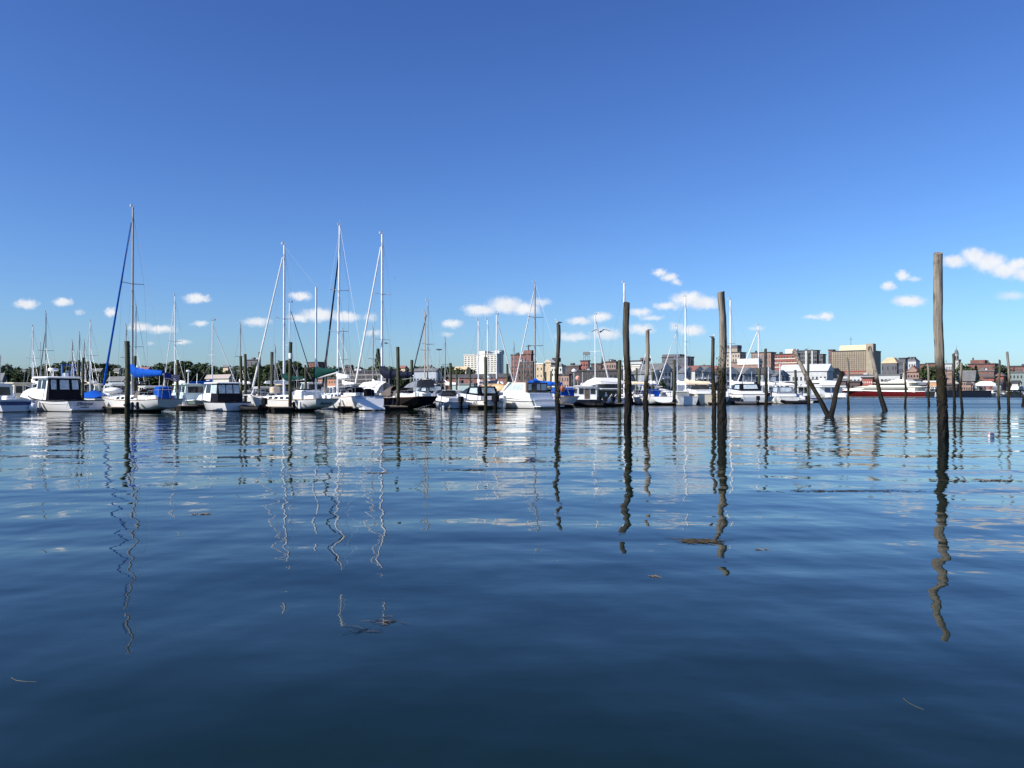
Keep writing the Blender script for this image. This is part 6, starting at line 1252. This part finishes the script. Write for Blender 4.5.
# ================================================================== LAMPS, LIFT, GULLS, BUOY, WEED
def lamp(label, px, Y, ptop, arms):
    t = thing('lamp_post', label, 'lamp post', (gx(px, Y), Y, ground_z(gx(px, Y), Y) - .3 if Y > 301 else 0)); h = gz(ptop, Y) - t.location.z; b = MB(); b.tube([(0, 0, 0), (0, 0, h)], .13, 6, .08); b.build('pole', wire, t)
    for s in arms: b = MB(); b.box(min(0, s * 1.6), max(0, s * 1.6), -.08, .08, h - .1, h); b.bevbox(s * 1.2 - .6, s * 1.2 + .6, -.3, .3, h, h + .45, .08); b.build('lamp_head', darkoff, t)
lamp('tall lamp post with a cluster head above the parking garage', 389, 318, 343.5, (-1,)); lamp('tall lamp post with a flat head left of the white hotel', 439, 318, 350, (-.4, .4)); 
def ball_lamp(label, px, Y, ptop):
    t = thing('globe_lamp', label, 'lamp post', (gx(px, Y), Y, .45)); h = gz(ptop, Y) - .45; b = MB(); b.tube([(0, 0, 0), (0, 0, h)], .05, 6); b.build('pole', wire, t); b = MB(); b.lathe([(.08, 0), (.3, .06), (.32, .2), (.1, .4)], (0, 0, h), 10); b.build('globe', gel, t, 40)
ball_lamp('white headed dock lamp beside the dark pile on the white hotel side', 488, 99.5, 379); ball_lamp('white headed dock lamp left of the wheelhouse boat', 574, 101, 372)
t = thing('boat_lift', 'blue steel travelling boat lift on the far shore above the lobster boat', 'boat lift', (gx(73, 303), 303, 1.9), R(-20)); bs = M('blue_steel', (.03, .12, .35), .5)
for x in (-2.4, 2.4):
    for y in (-2.5, 2.5): b = MB(); b.box(x - .3, x + .3, y - .3, y + .3, 0, 9.2); b.build('leg', bs, t)
    b = MB(); b.box(x - .25, x + .25, -2.9, 2.9, 9.2, 9.9); b.build('beam', bs, t)
b = MB(); b.box(-2.4, 2.4, 2.3, 2.8, 7.6, 8.4); b.build('cross_beam', bs, t)
b = MB(); b.box(-2, -.3, -1, 1, 6.2, 7.6); b.build('winch_house', bs, t)
gullw = M('gull_white', (.74, .74, .72), .8, var=.06); gullg = M('gull_grey', (.28, .29, .31), .8, var=.1); gullk = M('gull_black', (.02, .02, .02), .8); beak = M('gull_beak', (.7, .45, .06), .6)
def gull_sitting(label, px, Y, z, rz):
    t = thing('gull', label, 'gull', (gx(px, Y), Y, z), rz, 'gulls resting on piles'); b = MB(); prof = [(-.30, .015, .16), (-.2, .06, .15), (-.08, .105, .15), (.06, .11, .17), (.14, .085, .21), (.18, .055, .27), (.20, .06, .33), (.25, .05, .345), (.30, .012, .335)]; n = 10; v = []
    for x, r, zc in prof: v += [(x, r * math.cos(2 * PI * k / n), zc + r * math.sin(2 * PI * k / n)) for k in range(n)]
    b.add(v, [(i * n + k, i * n + (k + 1) % n, (i + 1) * n + (k + 1) % n, (i + 1) * n + k) for i in range(len(prof) - 1) for k in range(n)] + [tuple(range(n)), tuple((len(prof) - 1) * n + k for k in range(n))]); b.build('body', gullw, t, 60)
    for sd in (1, -1): w = MB(); w.plate([(.1, sd * .11, .24), (.08, sd * .12, .14), (-.2, sd * .08, .12), (-.38, sd * .03, .17), (-.2, sd * .07, .21)][::sd], .015); w.build('wing', gullg, t)
    w = MB(); w.tube([(.29, 0, .335), (.35, 0, .32)], .014, 5, .006); w.build('beak', beak, t)
    for sd in (1, -1): w = MB(); w.tube([(.02, sd * .04, 0), (.01, sd * .04, .1)], .008, 4); w.build('leg', beak, t)
    t.scale = (.68, .68, .68)
gull_sitting('gull resting on top of the tall nearly black pile', 558.2, 46, gz(324, 46) - .02, R(200)); gull_sitting('gull resting on top of the slim grey pile', 648.2, 56, gz(331, 56) - .02, R(170)); gull_sitting('gull resting on top of the thin pile beside the thickest pile', 712.6, 53, gz(338, 53) - .02, R(20))
Yg = 58; t = thing('flying_gull', 'gull gliding with spread wings over the marina', 'gull', (gx(600.5, Yg), Yg, gz(331.5, Yg)), R(250)); b = MB(); prof = [(-.26, .02), (-.12, .06), (.04, .085), (.16, .06), (.22, .055), (.27, .03), (.31, .008)]; n = 8
b.add([(x, r * math.cos(2 * PI * k / n), r * math.sin(2 * PI * k / n)) for x, r in prof for k in range(n)], [(i * n + k, i * n + (k + 1) % n, (i + 1) * n + (k + 1) % n, (i + 1) * n + k) for i in range(6) for k in range(n)] + [tuple(range(n))]); b.build('body', gullw, t, 60)
for sd in (1, -1):
    w = MB(); top = [(.10, .06, .03), (.14, .24, .16), (.06, .44, .13), (-.12, .70, .03)]; bot = [(-.12, .06, .02), (-.08, .26, .14), (-.10, .44, .11), (-.16, .68, .02)]
    v = [(x, sd * y, z) for x, y, z in top] + [(x, sd * y, z) for x, y, z in bot] + [(x, sd * y, z - .02) for x, y, z in top] + [(x, sd * y, z - .02) for x, y, z in bot]
    w.add(v, [(i, i + 1, i + 5, i + 4) for i in range(3)] + [(i + 8, i + 12, i + 13, i + 9) for i in range(3)] + [(i, i + 8, i + 9, i + 1) for i in range(3)] + [(i + 4, i + 5, i + 13, i + 12) for i in range(3)] + [(3, 11, 15, 7)]); w.build('wing', gullg, t)
w = MB(); w.plate([(-.24, .03, 0), (-.40, .07, 0), (-.40, -.07, 0), (-.24, -.03, 0)], .012); w.build('tail', gullw, t)
Yb = 29; t = thing('mooring_buoy', 'small white and red mooring buoy floating right of the tallest pile', 'buoy', (gx(991, Yb), Yb, .02)); b = MB(); b.ball((0, 0, .05), .105, .105, .12, 14, 10); b.build('float', gel, t, 60); b = MB(); b.lathe([(.098, .085), (.100, .105), (.086, .125)], (0, 0, 0), 14); b.build('band', redp, t)
weed = M('rockweed', (.055, .042, .016), .6, var=.5, scale=20); weedd = M('dark_rockweed', (.035, .026, .014), .6, var=.5, scale=20); straw = M('dry_straw', (.20, .145, .09), .8, var=.3, scale=20)
def seaweed(label, px, py, rx, ry, n, mats, seed, ln=.12, name='seaweed_clump', thin=1.0):
    Y = CAMZ * FPX / (py - HOR); r = random.Random(seed); t = thing(name, label, 'seaweed', (gx(px, Y), Y, 0), 0, 'floating weed and debris')
    for mi, m in enumerate(mats):
        b = MB()
        for k in range(n // len(mats)):
            x, y = r.gauss(0, rx * .45), r.gauss(0, ry * .45); a = r.gauss(0, .7) + (PI if r.random() < .5 else 0); l = ln * r.uniform(.4, 1.3); w = r.uniform(.0016, .0045) * thin; z = .002 + .004 * r.random(); bend = r.uniform(-.7, .7)
            pts = [(x + l * f * math.cos(a + bend * f), y + l * f * math.sin(a + bend * f), z + .003 * math.sin(f * PI)) for f in (0, .33, .66, 1)]
            b.tube(pts, w, 4, w * .5)
        b.build('fronds' if m is not straw else 'straws', m, t)
seaweed('olive brown mat of rockweed floating under the thickest pile', 698, 541, .22, .13, 130, [weed, weedd], 3)
seaweed('dark straggly weed with dry straws drifting lower left of centre', 382, 621, .17, .07, 18, [weedd, weedd, straw], 4, .08, thin=.45); seaweed('small dark twig of weed just left of the straggly weed', 364, 631, .06, .05, 9, [weedd], 5, .12, thin=.6)
seaweed('thin brown weed scatter left of the blue mast reflection end', 201, 514, .16, .05, 22, [weed, straw], 6, .07); seaweed('small pinkish leaf scrap floating below the slim grey pile', 655, 576, .04, .02, 8, [straw], 7, .06)
seaweed('fine debris line under the left dock piles reflection', 467, 470, .5, .15, 60, [weedd, weed], 8, .10); seaweed('long thin dark debris line right of the thickest pile', 832, 491, 1.3, .12, 90, [weedd], 9, .16)
seaweed('faint debris scraps under the slim flag dock pile', 378, 473, .35, .10, 40, [weed, straw], 10, .08); seaweed('tiny pale scrap right of the rockweed mat', 760, 549, .05, .02, 8, [straw], 11, .05)
def straw_blade(label, px, py, pts):
    Y = CAMZ * FPX / (py - HOR); t = thing('straw', label, 'straw', (gx(px, Y), Y, 0), 0, 'floating weed and debris'); b = MB(); b.tube([(x, y, .002) for x, y in pts], .0017, 5, .0008); b.build('stalk', M('wet_straw', (.10, .095, .075), .6), t)
straw_blade('single pale curved straw floating at the lower right', 915, 705, [(-.02, .10), (-.022, .05), (-.012, 0), (.012, -.05)])
straw_blade('single pale straw floating at the lower left', 24, 679, [(-.08, .03), (-.03, -.01), (.03, -.03), (.10, -.035)])
seaweed('dark debris flecks below the big cruiser', 540, 462, .6, .2, 40, [weedd], 14, .10); seaweed('dark flecks right of the tallest pile reflection', 975, 481, .9, .12, 50, [weedd], 15, .12)
